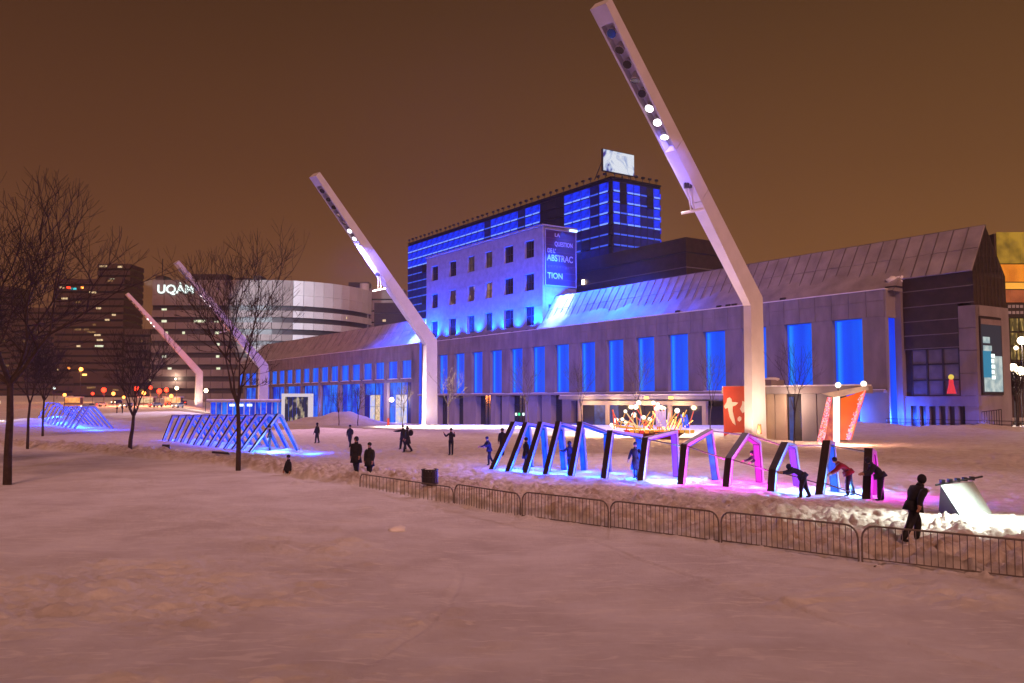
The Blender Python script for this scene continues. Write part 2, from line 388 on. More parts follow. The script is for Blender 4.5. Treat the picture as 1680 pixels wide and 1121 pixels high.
rg = t.nodes.new('ShaderNodeValToRGB'); rg.color_ramp.elements[0].position = .215; rg.color_ramp.elements[0].color = (0, .02, .55, 1); rg.color_ramp.elements[1].position = .785; rg.color_ramp.elements[1].color = (.0, .06, .9, 1)
for p_, c_ in ((.27, (.01, .34, 1, 1)), (.36, (.0, .07, 1, 1)), (.5, (.0, .045, .85, 1)), (.72, (0, .12, 1, 1))):
    e = rg.color_ramp.elements.new(p_); e.color = c_
t.links.new(fr_n.outputs[0], rg.inputs[0]); mm = t.nodes.new('ShaderNodeMix'); mm.data_type = 'RGBA'; mm.inputs['Factor'].default_value = .72
t.links.new(t.nodes['Color Ramp'].outputs[0], mm.inputs['A']); t.links.new(rg.outputs[0], mm.inputs['B']); t.links.new(mm.outputs['Result'], pb.inputs['Emission Color'])
for i, c in enumerate(cs):
    b = MB(); b.box(c-2.62, c+2.62, .85, .95, ZB+.03, ZT-.03); wn = b.build('window', BLUEG, mus)
    b = MB()
    for dx in (-2.5, 2.5): b.box(c+dx-.1, c+dx+.1, .72, .82, ZB+.05, ZT-.05)
    b.box(c-2.38, c+2.38, .72, .82, ZB+.05, ZB+.2); b.box(c-2.38, c+2.38, .72, .82, ZT-.25, ZT-.05)
    f = b.build('frame', BLUEN, wn)
    b = MB(); b.box(c-2.7, c+2.7, -.12, .7, ZB-.16, ZB-.003); b.build('sill', SNOWCAP, wn)
# header panels with open joints, coping, ledge
x = .2; k = 0
while x > -147:
    x0 = max(x-PIT/3, -147.5)
    b = MB(); d = random.uniform(0, .03)
    b.box(x0+.035, x-.035, -d, 2.4, ZT+.03, ZT+2.35); b.build('header_panel', CONC, mus)
    b = MB(); d = random.uniform(0, .03)
    b.box(x0+.035, x-.035, -d, .7, ZT+2.40, ZP); b.build('parapet_panel', CONC, mus)
    x = x0; k += 1
MB().box(-147.5, .15, .12, 2.3, ZT, ZP-.3).build('wall_core', CONCD, mus)
b = MB()
x = .35
while x > -147.5:
    x0 = max(-147.6, x-random.uniform(3, 7)); b.box(x0, x-.02, -.12, .95, ZP+.002, ZP+.14+random.uniform(0, .06)); x = x0
b.build('coping', SNOWCAP, mus, kind='stuff')
MB().box(-147.5, .2, -.9, 2.4, 5.0, 5.42).build('ledge', CONC2, mus)
MB().box(-147.4, .1, -.88, -.15, 5.423, 5.52).build('snow_cover', SNOWCAP, mus)
# ground storey: columns and dark openings
gaps = [(-145.5,-141), (-136.5, -131.5), (-127.3,-122.8),(-116.2,-109.1),(-106.8,-104),(-100.5,-93.7),(-88.7,-87),(-83.4,-79.2),(-75.9,-73.7),(-66,-62),(-57,-52),(-48,-43),(-38,-34),(-28,-23),(-8.4,-4.4)]
px_ = -147.5
for g0, g1 in gaps+[(.2, .2)]:
    if g0-px_ > .1: MB().box(px_+.02, g0-.02, 0, 2.4, -4, 4.98).build('column', CONC2, mus)
    px_ = g1
for g0, g1 in gaps:
    lit = g1 == -4.4
    o = MB().box(g0-.1, g1+.1, 1.5, 1.7, -4, 4.97).build('ground_window', BLUEN if lit else DARKW, mus)
    if not lit:
        b = MB(); n = max(2, int((g1-g0)/1.6))
        for q in range(1, n): xx = g0+(g1-g0)*q/n; b.box(xx-.07, xx+.07, 1.35, 1.48, -4, 4.9)
        b.box(g0, g1, 1.36, 1.47, 2.6, 2.75); b.build('frame', DARKF, o)
# near end return with the tall blue slot and the pale column
b = MB(); b.box(-.4, .198, 2.42, 3.1, 0, ZP); b.build('return_wall', CONC, mus)
MB().box(.22, .42, .05, 2.4, ZT-.2, ZP).build('slot_header', CONC2, mus)
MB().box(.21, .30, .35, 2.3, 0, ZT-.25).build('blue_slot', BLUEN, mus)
MB().box(.21, .55, .0, .33, 0, ZT-.25).build('slot_jamb', CONC2, mus)
MB().box(.2, 1.25, 2.45, 5, -1, ZP+.3).build('end_column', CONC, mus)
MB().box(-.2, 1.4, .9, 4.2, ZP+.32, ZP+.5).build('column_cap', DARKF, mus)
b = MB(); b.ball((-.2, 3.4, ZP+1.5), 1.5, 12, 8, sz=.45, jit=.25); b.ball((.9, 3.3, ZP+1.9), .8, 10, 6, sz=.5, jit=.3); b.ball((.7, 2.6, ZP+.75), .45, 8, 5, sz=1.3, jit=.3); b.build('snow_pile', SNOWCAP, mus, smooth=True)
# roofs
XG = 11.85; YE, ZE, YR, ZR, YB = 3.0, 22.1, 7.0, 28.85, 11.5
def sl(t): return (YE+(YR-YE)*t, ZE+(ZR-ZE)*t)
def roof_run(xa, xb, pitch, lab):
    x = xb
    while x > xa+.1:
        x0 = max(xa, x-pitch)
        for (t0, t1) in ((-.02, .48), (.49, 1.0)):
            y0, z0 = sl(t0); y1, z1 = sl(t1); e = random.uniform(0, .03)
            b = MB(); ny, nz = -.86*.18, .51*.18
            b.hexa([(x0+.05, y0, z0), (x-.05, y0, z0), (x-.05, y1, z1), (x0+.05, y1, z1), (x0+.05, y0+ny-e, z0+nz+e), (x-.05, y0+ny-e, z0+nz+e), (x-.05, y1+ny-e, z1+nz+e), (x0+.05, y1+ny-e, z1+nz+e)])
            b.build('roof_panel', ROOFM, mus)
        y0, z0 = sl(-.02); y1, z1 = sl(1.0)
        MB().hexa([(x0-.05, y0-.20, z0+.12), (x0+.05, y0-.20, z0+.12), (x0+.07, y1-.22, z1+.12), (x0-.07, y1-.22, z1+.12), (x0-.05, y0-.25, z0+.15), (x0+.05, y0-.25, z0+.15), (x0+.05, y1-.25, z1+.15), (x0-.05, y1-.25, z1+.15)]).build('roof_seam', SEAM, mus)
        x = x0
    b = MB(); b.prism([(YE+.1, ZE-.6), (YR, ZR-.15), (YB, ZE), (YB, ZE-.6)], 'x', xa, xb-.05); b.build('roof_core', SEAM, mus)
    MB().box(xa, xb, YR-.22, YR+.2, ZR-.05, ZR+.12).build('ridge_cap', SEAM, mus)
roof_run(-90.6, XG, 2.25, 1); roof_run(-330, -149.7, 6.2, 2)
def shed(xa, xb):
    n = 10; b = MB(); L = max(1, int((xb-xa)/3))
    for i in range(L):
        xs = [xa+(xb-xa)*(i+q)/L for q in (0, 1)]
        for j in range(n):
            ys = [.5+(4.3-.5)*(j+q)/n for q in (0, 1)]
            P = []
            for xx, yy in ((xs[0], ys[0]), (xs[1], ys[0]), (xs[1], ys[1]), (xs[0], ys[1])):
                P.append((xx, yy, 20.1+(yy-.5)*1.12+.15*sin(xx*.5)+.1*sin(xx*1.3+yy)))
            b.quad(*P)
    b.quad((xb, .5, 20.1), (xb, 4.3, 24.36), (xb, 4.3, 20.1)); b.quad((xa, .5, 20.1), (xa, 4.3, 24.36), (xa, 4.3, 20.1))
    b.build('snow_covered_lower_roof', ROOFM, mus, smooth=False)
shed(-90.6, 1.3); shed(-330, -149.7)
MB().box(-330, 1.2, 2.5, 11.4, -4, 20.0).build('building_core', CONCD, mus)
for px in (1112, 1180, 1195, 1205, 1285):
    xx, zz = FP(px, 500 if px > 1112 else 505, 1.2)
    b = MB(); b.box(xx-.5, xx+.5, .95, 1.7, 20.3, 21.1); b.build('roof_vent', DARKF, mus)
# near gable: dark cladding bands, window grid, concrete end
za = [22.0] + [FP(1500, y, 3)[1] for y in (478, 504, 528, 551, 573)]
zg0 = FP(1500, 650, 3)[1]
for i in range(5):
    x1 = XG if i < 2 else 9.55
    MB().box(1.28, x1-.02, 3.0, 3.3, za[i+1]+.06, za[i]-.06).build('cladding_band', DARKG, mus)
    MB().box(1.28, x1-.03, 2.96, 3.25, za[i+1]-.055, za[i+1]+.055).build('cladding_joint', CONCD, mus)
gx0, gx1 = FP(1496, 620, 3)[0], 9.5
for i in range(3):
    for j in range(3):
        a0 = gx0+(gx1-gx0)*i/3; a1 = gx0+(gx1-gx0)*(i+1)/3; c0 = zg0+(za[5]-zg0)*j/3; c1 = zg0+(za[5]-zg0)*(j+1)/3
        MB().box(a0+.14, a1-.14, 3.15, 3.3, c0+.12, c1-.12).build('window_pane', mat('hazy_pane', (.11, .10, .115), .35, .3, .6) if (i+j) == 0 else bpy.data.materials['hazy_pane'], mus)
b = MB()
for i in range(4): xx = gx0+(gx1-gx0)*i/3; b.box(xx-.13, xx+.13, 3.02, 3.2, zg0, za[5]-.1)
for j in range(4): zz = zg0+(za[5]-.1-zg0)*j/3; b.box(gx0+.14, gx1-.14, 3.03, 3.19, zz-.1, zz+.1)
b.build('window_grid', DARKF, mus)
MB().box(1.26, 9.6, 3.35, 4, 0, 22).build('backing_wall', DARKG, mus)
zt = 17.2
for j in range(4):                                  # concrete jamb right of the grid, in courses
    z0 = zg0+(zt-zg0)*j/4; z1 = zg0+(zt-zg0)*(j+1)/4
    MB().box(9.62, 12.05, 2.9, 4.0, z0+.03, z1-.03).build('concrete_block', CONC, mus)
b = MB(); 
slots = [FP(x, 690, 3)[0] for x in (1500, 1515, 1531, 1547, 1562, 1579)]
px_ = 1.28
for s in slots:
    MB().box(px_+.02, s-.45, 2.9, 3.6, 0, 3.0).build('concrete_block', CONC, mus); px_ = s+.45
MB().box(px_, 12.05, 2.9, 3.6, 0, 3.0).build('concrete_block', CONC, mus)
MB().box(1.28, 12.05, 2.9, 3.6, 3.03, zg0-.02).build('concrete_block', CONC, mus)
MB().box(1.28, 12.05, 2.9, 3.6, -2, -.02).build('concrete_plinth', CONC, mus)
yp0 = FX(1608, 600, 12.05)[1]; yp1 = FX(1643, 600, 12.05)[1]; zp0 = FX(1625, 648, 12.05)[2]; zp1 = FX(1625, 521, 12.05)[2]
MB().box(11.4, 12.05, 4.02, yp0-.03, 0, zt).build('end_wall_pier', CONC2, mus)
MB().box(11.4, 12.05, yp1+.03, 12.0, 0, zt).build('end_wall_pier', CONC2, mus)
MB().box(11.4, 12.04, yp0-.02, yp1+.02, 0, zp0).build('end_wall_panel', CONC2, mus)
MB().box(11.4, 12.04, yp0-.02, yp1+.02, zp1+.1, zt).build('end_wall_panel', CONC2, mus)
MB().box(2, 11.35, 4.1, 12.0, -1, 22).build('end_core', DARKG, mus)
b = MB(); b.prism([(3.0, zt+.05), (3.0, ZE), (YR, ZR-.1), (12.0, ZE-.2), (12.0, zt+.05)], 'x', 11.36, 11.8); b.build('gable_cladding', DARKG, mus)
b = MB()
for q in range(1, 9):
    yy = 3+q; zz = ZE+(ZR-ZE)*(yy-3)/4 if yy < YR else ZR-(ZR-ZE)*(yy-YR)/5
    b.box(11.8, 11.86, yy-.05, yy+.05, zt+.1, zz-.3)
for zz in (18.6, 20.0, 21.4, 22.9, 24.4): 
    y0 = 3.05 if zz < ZE else 3+(zz-ZE)/(ZR-ZE)*4+.2; y1 = 11.9 if zz < ZE else 12-(zz-ZE)/(ZR-ZE)*5-.3
    b.box(11.8, 11.85, y0, y1, zz-.04, zz+.04)
b.build('gable_grid', mat('gable_grid_metal', (.075, .055, .05), .6), mus)
# poster on the near end
pst = fr('museum_poster', 12.05, yp0, label='tall backlit grey and turquoise poster on the near end wall of the museum', cat='poster')
b = MB(); b.box(12.07, 12.25, yp0, yp1, zp0, zp1); b.build('case', DARKF, pst, off=(12.05, yp0, 0))
PG = emit('poster_dark_field', (.028, .03, .045), .8); PL = emit('poster_pale_field', (.62, .70, .66), .9, (.30, .42, .45), .8)
def pq(y0, y1, z0, z1, m, nm, d=.02):
    Y = lambda t: yp0+(yp1-yp0)*t; Z = lambda t: zp0+(zp1-zp0)*t
    MB().box(12.25, 12.25+d, Y(y0), Y(y1), Z(z0), Z(z1)).build(nm, m, pst, off=(12.05, yp0, 0))
pq(.03, .97, .03, .97, PG, 'printed_sheet', .015); pq(.1, .97, .04, .5, PL, 'pale_print', .02)
pq(.08, .45, .22, .56, emit('poster_turquoise', (.03, .24, .40), .9), 'turquoise_print', .026); pq(.1, .5, .56, .63, PL, 'lettering_block', .024); pq(.1, .42, .66, .74, PL, 'lettering_block', .024)
pq(.03, .97, .90, .97, mat('poster_rail', (.25, .2, .2)), 'top_rail', .05)
for q in range(5): pq(.45, .62-.04*(q % 2), .20+.07*q, .245+.07*q, SIGNW, 'lettering_block', .03)

# left, far part of the museum: small upper windows over tall glass fronts
X0 = -152.2; P2 = 9.35
nL = 19
for k in range(nL):
    c = -156.5-P2*k
    MB().box(c-3.2, c+3.2, .5, .6, 10.4, 15.7).build('window', BLUEW, mus)
    MB().box(c+3.25, c+P2-3.25, 0, 2.3, 10.35, 15.7).build('pier', CONC, mus)
    MB().box(c-P2/2+.03, c+P2/2-.03, 0, 2.3, 15.75, ZP-2.1).build('header_panel', CONC, mus)
    for q in (0, 1): MB().box(c-P2/2+.03+q*P2/2, c+q*P2/2-.03, -random.uniform(0, .03), .7, ZP-2.05, ZP).build('parapet_panel', CONC, mus)
    MB().box(c-3.2, c+3.2, -.2, .45, 10.2, 10.4).build('sill', SNOWCAP, mus)
XL = -156.5-P2*(nL-.5)
MB().box(XL, -147.6, 0, 2.3, 9.2, 10.15).build('spandrel', CONC, mus)
MB().box(XL, -147.6, -.12, .9, ZP+.01, ZP+.16).build('coping', SNOWCAP, mus)
MB().box(-153.1, -147.55, 0, 2.4, -4, ZP-.02).build('wide_pier', CONC, mus)
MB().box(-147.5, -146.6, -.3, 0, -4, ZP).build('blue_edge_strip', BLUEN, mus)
for k in range(10):
    xr = -153.2-2*P2*k; xl = xr-2*P2+2.6
    if xl < XL: break
    MB().box(xl-2.55, xl-.02, 0, 2.3, -5, 9.18).build('column', CONC2 if k < 4 else CONC, mus)
    n = 4
    for q in range(n):
        a0 = xl+(xr-xl)*q/n; a1 = xl+(xr-xl)*(q+1)/n
        for (z0, z1) in ((-5, 1.6), (1.7, 5.4), (5.5, 9.15)):
            m = BLUEW2
            if k in (0, 1) and z0 < 5 and q in (1, 2): m = WARM if (q == 2 and k == 1) else (emit('white_lit_entrance', (.55, .6, 1.0), .9, (.9, .75, .7), .8) if 'white_lit_entrance' not in bpy.data.materials else bpy.data.materials['white_lit_entrance'])
            if k == 0 and q == 3 or (k == 1 and q == 0 and z0 < 5): m = TDIM
            MB().box(a0+.08, a1-.08, .9, 1.0, z0, z1).build('glass_panel', m, mus)
        MB().box(a0-.09, a0+.09, .75, .95, -5, 9.15).build('mullion', LEDB1 if q % 2 else DARKF, mus)

# stone pavilion rising out of the roof
pav = fr('stone_pavilion', -90.67, 3, label='pale stone block with three rows of square windows rising through the museum roof', cat='building')
ox = (-90.67, 3, 0)
XA, XB, PY1, PZ0, PZ1 = -149.6, -90.67, 13.26, 19.5, 45.9
wx = [(707.7,718.4,450),(736.7,748.3,441),(767,778.5,434),(795.6,807.6,426),(826.7,842,418),(860.6,876,409)]
WX = [(FP(a, y, 3)[0], FP(b, y, 3)[0]) for a, b, y in wx]
WZ = [(FP(868, b, 3)[1], FP(868, a, 3)[1]) for a, b in ((395.3, 423.3), (449.5, 477), (503, 534))]
xs = [XA]+[e for w_ in WX for e in w_]+[XB]
zr = [PZ1]+[z for b_, t_ in WZ for z in (t_, b_)]+[PZ0]
for j in range(0, 8, 2):                            # spandrel courses, full width pieces per bay
    z1, z0 = zr[j], zr[j+1]
    for i in range(7):
        x0 = xs[0] if i == 0 else (xs[2*i-1]+xs[2*i])/2 if False else (xs[2*i-1]+xs[2*i])/2
        x1 = XB if i == 6 else (xs[2*i+1]+xs[2*i+2])/2
        if i == 0: x0 = XA
        MB().box(x0+.02, x1-.02, 3, 3.9, z0+.02, z1-.02).build('stone_course', PAV, pav, off=ox)
for j in range(3):
    z0, z1 = WZ[j]
    for i in range(0, 14, 2):
        MB().box(xs[i]+.0, xs[i+1]-.0, 3, 3.9, z0+.0, z1-.0).build('pier', PAV, pav, off=ox)
    for i, (x0, x1) in enumerate(WX):
        m = DARKW
        if j == 1 and i in (1, 2): m = WARM
        elif (j == 1 and i == 3): m = WARMD
        elif j == 0 and i in (2, 3): m = bpy.data.materials.get('faint_warm_window') or emit('faint_warm_window', (.035, .02, .012), .8, (.10, .055, .03), 1)
        elif j == 2 and i in (2, 3): m = bpy.data.materials.get('faint_blue_window') or emit('faint_blue_window', (.01, .02, .12), .8, (.02, .06, .3), 1)
        if m is WARM: b = MB().box(x0, x1, 3.72, 3.8, z0, z1); m = bpy.data.materials.get('room_lamp_window') or emit('room_lamp_window', (.06, .025, .012), 1, (1, .72, .45), .33, (1, 1, 1), lo=.46, hi=.62)
        else: b = MB().box(x0, x1, 3.72, 3.8, z0, z1)
        wn = b.build('window', m, pav, off=ox)
        xm = (x0+x1)/2; f = MB(); f.box(xm-.09, xm+.09, 3.62, 3.7, z0+.14, z1-.14); f.box(x0, x1, 3.62, 3.71, z0+.0, z0+.13); f.box(x0, x1, 3.62, 3.71, z1-.13, z1); f.box(x0, x0+.12, 3.63, 3.7, z0+.13, z1-.13); f.box(x1-.12, x1, 3.63, 3.7, z0+.13, z1-.13)
        f.box(x0+.12, x1-.12, 3.64, 3.69, (z0+z1)/2-.06, (z0+z1)/2+.06)
        f.build('frame', DARKF, wn, off=ox)
MB().box(XA, XB-.003, 3.95, PY1, PZ0, PZ1-.05).build('side_wall', PAV, pav, off=ox)
b = MB(); b.box(XA-.25, XB+.3, 2.75, 3.3, PZ1+.002, PZ1+.35); b.box(XB-.3, XB+.3, 3.32, PY1+.2, PZ1+.002, PZ1+.35); b.build('roof_edge', CONC2, pav, off=ox)
yd0 = FX(900, 515, XB)[1]; yd1 = FX(910, 515, XB)[1]; MB().box(XB, XB+.08, yd0, yd1, FX(905, 531, XB)[2], FX(905, 500, XB)[2]).build('side_window', bpy.data.materials['faint_blue_window'], pav, off=ox)
MB().box(XB+.05, XB+.5, 11.2, PY1, PZ1-.6, PZ1-.15).build('corner_floodlight', emit('blue_white_flood', (.35, .6, 1), 6), pav, off=ox)

def text_mesh(s, size, ext=.02, bold=0.0):
    c = bpy.data.curves.new('txt', 'FONT'); c.body = s; c.size = size; c.extrude = ext; c.offset = bold
    o = bpy.data.objects.new('txt', c); col.objects.link(o); dg = bpy.context.evaluated_depsgraph_get(); dg.update()
    me = bpy.data.meshes.new_from_object(o.evaluated_get(dg)); bpy.data.objects.remove(o); return me
def put_text(s, name, m, parent, size, p, rot, w=None, bold=0.0, ext=.02):
    me = text_mesh(s, size, ext, bold); me.materials.clear(); me.materials.append(m); me.name = name
    o = inst(me, name, parent, p, rot)
    xs_ = [v.co.x for v in me.vertices]
    if w and xs_: o.scale.x = w/max(xs_)
    return o
# exhibition banner on the end of the pavilion
by0 = FX(894, 420, XB)[1]; by1 = FX(943, 420, XB)[1]; bz1 = FX(918, 380, XB)[2]; bz0 = FX(918, 469, XB)[2]
ban = fr('exhibition_banner', XB, by0, bz0, label='dark purple exhibition banner with pale stencil lettering on the end of the stone block', cat='banner')
BN = mat('banner_print', (.045, .014, .03), .7, .25, .4, stretch=(1, .2, 2)); BT = mat('banner_letters', (.36, .33, .40), .7, .05)
Wb = by1-by0; Hb = bz1-bz0
b = MB(); b.box(.1, .25, 0, Wb, 0, Hb); b.build('banner_sheet', BN, ban)
b = MB(); b.box(.08, .4, -.25, -.02, -.25, Hb+.25); b.box(.08, .4, Wb+.02, Wb+.25, -.25, Hb+.25); b.box(.08, .4, -.02, Wb+.02, -.25, -.02); b.box(.08, .4, -.02, Wb+.02, Hb+.02, Hb+.25); b.build('banner_frame', PAV, ban)
for s, u, v, h, wd in (('LA', .30, .89, .07, .18), ('QUESTION', .30, .72, .085, .60), ('DE L\u2019', .06, .59, .08, .28), ('ABSTRAC', .05, .44, .12, .86), ('TION', .06, .12, .11, .50)):
    put_text(s, 'lettering', BT, ban, Hb*h*1.35, (.26, Wb*u, Hb*v), (pi/2, 0, pi/2), w=Wb*wd, bold=.03)
for q in range(9): MB().box(.255, .28, Wb*(.07+.095*q), Wb*(.07+.095*q)+Wb*.055, Hb*(.31+.012*(q % 3)), Hb*.36).build('faint_lettering', mat('faint_print', (.08, .03, .06)) if q == 0 else bpy.data.materials['faint_print'], ban)
for q in range(7): MB().box(.252, .262, .05, Wb-.05, Hb*(.10+.125*q), Hb*(.10+.125*q)+.12).build('printed_line', bpy.data.materials['faint_print'], ban)

# ------------------------------------------------------------------ blue office tower
TY = 60; TX1, TZ = FP(1003, 292, TY); TX0 = -274; TYB = FX(1083, 305, TX1)[1]
tow = fr('office_tower', TX1, TY, label='dark office tower lit in blue floor by floor behind the stone block', cat='tower')
to = (TX1, TY, 0)
MB().box(TX0, TX1, TY, TYB, -2, TZ).build('tower_body', TDARK, tow, off=to)
FH = 3.5; NB = 30; bw = (TX1-1.2-TX0)/NB
def pane_mesh(w_, h_, mm, dash):
    b = MB(); b.box(0, w_-.25, -.15, 0, .55, h_-.12, m=0)
    if dash: b.box(w_*.06, w_*.90, -.34, -.16, .12, .66, m=1)
    return b.mesh('window_panel', [mm, dash or mm])
pm = {k_: pane_mesh(bw, FH, a, d) for k_, (a, d) in dict(lit=(TBLUE, TDASH), dim=(TDIM, TDASH2), dark=(TDARK, None)).items()}
darkb = {7, 11, 12, 17, 20, 21, 22, 23, 27}
def pxl(x): q = WL(x, TY); return 840+1400*q.x/q.y
for fl in range(13):
    z0 = TZ-.9-FH*(fl+1)
    for i in range(NB):
        x = TX0+bw*i; p = pxl(x+bw/2)
        if fl > 3 and 712 < p < 940: continue
        if fl > 10 and p > 700: continue
        u = i
        isdark = (889 < p < 922 or p > 999)
        isdim = 797 < p < 806 or 853 < p < 858 or 970 < p < 979
        k_ = ('dark' if isdark else 'dim' if isdim else 'lit') if fl < (4 if p > 925 else 3) else ('dim' if random.random() < .95 else 'dark')
        if fl >= 3 and 886 < p < 925: k_ = 'dark'
        inst(pm[k_], 'window_panel', tow, (x-TX1, 0, z0))
NR = 7; rw = (TYB-TY-.8)/NR
rm = {k_: pane_mesh(rw, FH, a, d) for k_, (a, d) in dict(lit=(TBLUE, TDASH), dim=(TDIM, TDASH2), dark=(TDARK, None)).items()}
for fl in range(11):
    z0 = TZ-.9-FH*(fl+1)
    for i in range(NR):
        k_ = ('lit' if i in (0, 2, 3, 6) else 'dim') if fl < 4 else 'dim'
        if i in (1, 5) and fl < 2: k_ = 'dark'
        o = inst(rm[k_], 'window_panel', tow, (0, .6+rw*i, z0), (0, 0, pi/2))
BAND = mat('tower_floor_band', (.012, .012, .03), .4, .2)
for fl in range(14):
    z0 = TZ-.9-FH*fl
    b = MB(); b.box(TX0, TX1+.34, TY-.42, TY-.02, z0-.12, z0+.12); b.box(TX1+.02, TX1+.35, TY-.02, TYB, z0-.12, z0+.12); b.build('floor_band', BAND, tow, off=to)
b = MB(); b.box(TX0-.2, TX1+.3, TY-.3, TY+.3, TZ+.01, TZ+.5); b.box(TX1-.3, TX1+.3, TY+.32, TYB+.2, TZ+.01, TZ+.5); b.build('roof_edge', BAND, tow, off=to)
b = MB(); b.tube((0, 0, 0), (0, 0, 1.1), .12, .12, 5); b.box(-.5, .5, -.5, .2, 1.05, 1.7); fx = b.mesh('roof_floodlight', mat('floodlight_body', (.02, .02, .05), .5))
for i in range(38): inst(fx, 'roof_floodlight', tow, (TX0-TX1+3.75*i+.8, 0, TZ+.5), (random.uniform(-.2, .2), 0, random.uniform(-.3, .3)))
for i in range(7): inst(fx, 'roof_floodlight', tow, (0, 1.5+3*i, TZ+.5), (0, 0, pi/2))
for q in range(6): MB().box(TX1-.1, TX1+.36, TYB-.5, TYB-.1, TZ-FH*(q+1)*1.1-.5, TZ-FH*(q+1)*1.1+1.3).build('edge_light', TBLUE, tow, off=to)
# billboard screen on the tower roof
x0b, y0b = TX1, TY+3
sx0 = FX(990, 265, TX1+1)[1]; sx1 = FX(1040, 265, TX1+1)[1]; sz1 = FX(1015, 250, TX1+1)[2]; sz0 = FX(1015, 284, TX1+1)[2]
bil = fr('billboard_screen', TX1+1, sx0, TZ, label='glowing white video billboard on a steel frame at the corner of the blue tower roof', cat='billboard')
bw_ = sx1-sx0; z0_ = sz0-TZ; z1_ = sz1-TZ
MB().box(-.8, -.05, -.2, bw_+.2, z0_-.2, z1_+.2).build('casing', DARKF, bil)
SCR = bpy.data.materials.new('screen_picture'); SCR.use_nodes = True; t = SCR.node_tree; pb = t.nodes['Principled BSDF']
co = t.nodes.new('ShaderNodeTexCoord'); n = t.nodes.new('ShaderNodeTexNoise'); n.inputs['Scale'].default_value = .22; n.inputs['Distortion'].default_value = 1.2
t.links.new(co.outputs['Object'], n.inputs['Vector']); r = t.nodes.new('ShaderNodeValToRGB')
r.color_ramp.elements[0].position = .38; r.color_ramp.elements[0].color = (.05, .03, .30, 1); r.color_ramp.elements[1].position = .54; r.color_ramp.elements[1].color = (.85, .9, 1, 1)
e = r.color_ramp.elements.new(.42); e.color = (.35, .45, .75, 1)
t.links.new(n.outputs['Fac'], r.inputs[0]); t.links.new(r.outputs[0], pb.inputs['Emission Color']); pb.inputs['Emission Strength'].default_value = .85; pb.inputs['Base Color'].default_value = (0, 0, 0, 1)
MB().box(-.04, .05, 0, bw_, z0_, z1_).build('screen', SCR, bil)
for q in (.1, .37, .63, .9): MB().tube((-.4, bw_*q, z0_-.2), (-.4, bw_*q+.4, 0), .15).build('support_leg', DARKF, bil)
for q in (.1, .9): MB().tube((-.6, bw_*q, z1_-1), (-6, bw_*q, 0), .15).build('brace', DARKF, bil)

# dark office block behind the roof ridge
DX, DZ = FP(1125, 389, 20); 
dkb = fr('dark_office_block', DX, 20, label='low dark office block with faint floor lines behind the museum ridge', cat='building')
do = (DX, 20, 0); DYB = 33
for i in range(5):
    z1 = DZ-3.4*i; z0 = z1-3.2
    MB().box(-118, DX, 20, DYB, z0, z1).build('storey', DARKG, dkb, off=do)
    MB().box(-118, DX+.15, 19.85, DYB, z0-.19, z0-.01).build('floor_line', CONCD if i else BAND, dkb, off=do)
b = MB()
for i in range(22): b.box(-101+i*1.6, -100.1+i*1.6, 19.7, 19.84, DZ-14.0, DZ-12.2)
b.build('window_row', DARKW, dkb, off=do)
MB().box(-96.3, -95.6, 19.5, 19.8, FP(955, 467, 19.5)[1], FP(955, 467, 19.5)[1]+1.2).build('wall_lamp', WARML, dkb, off=do)

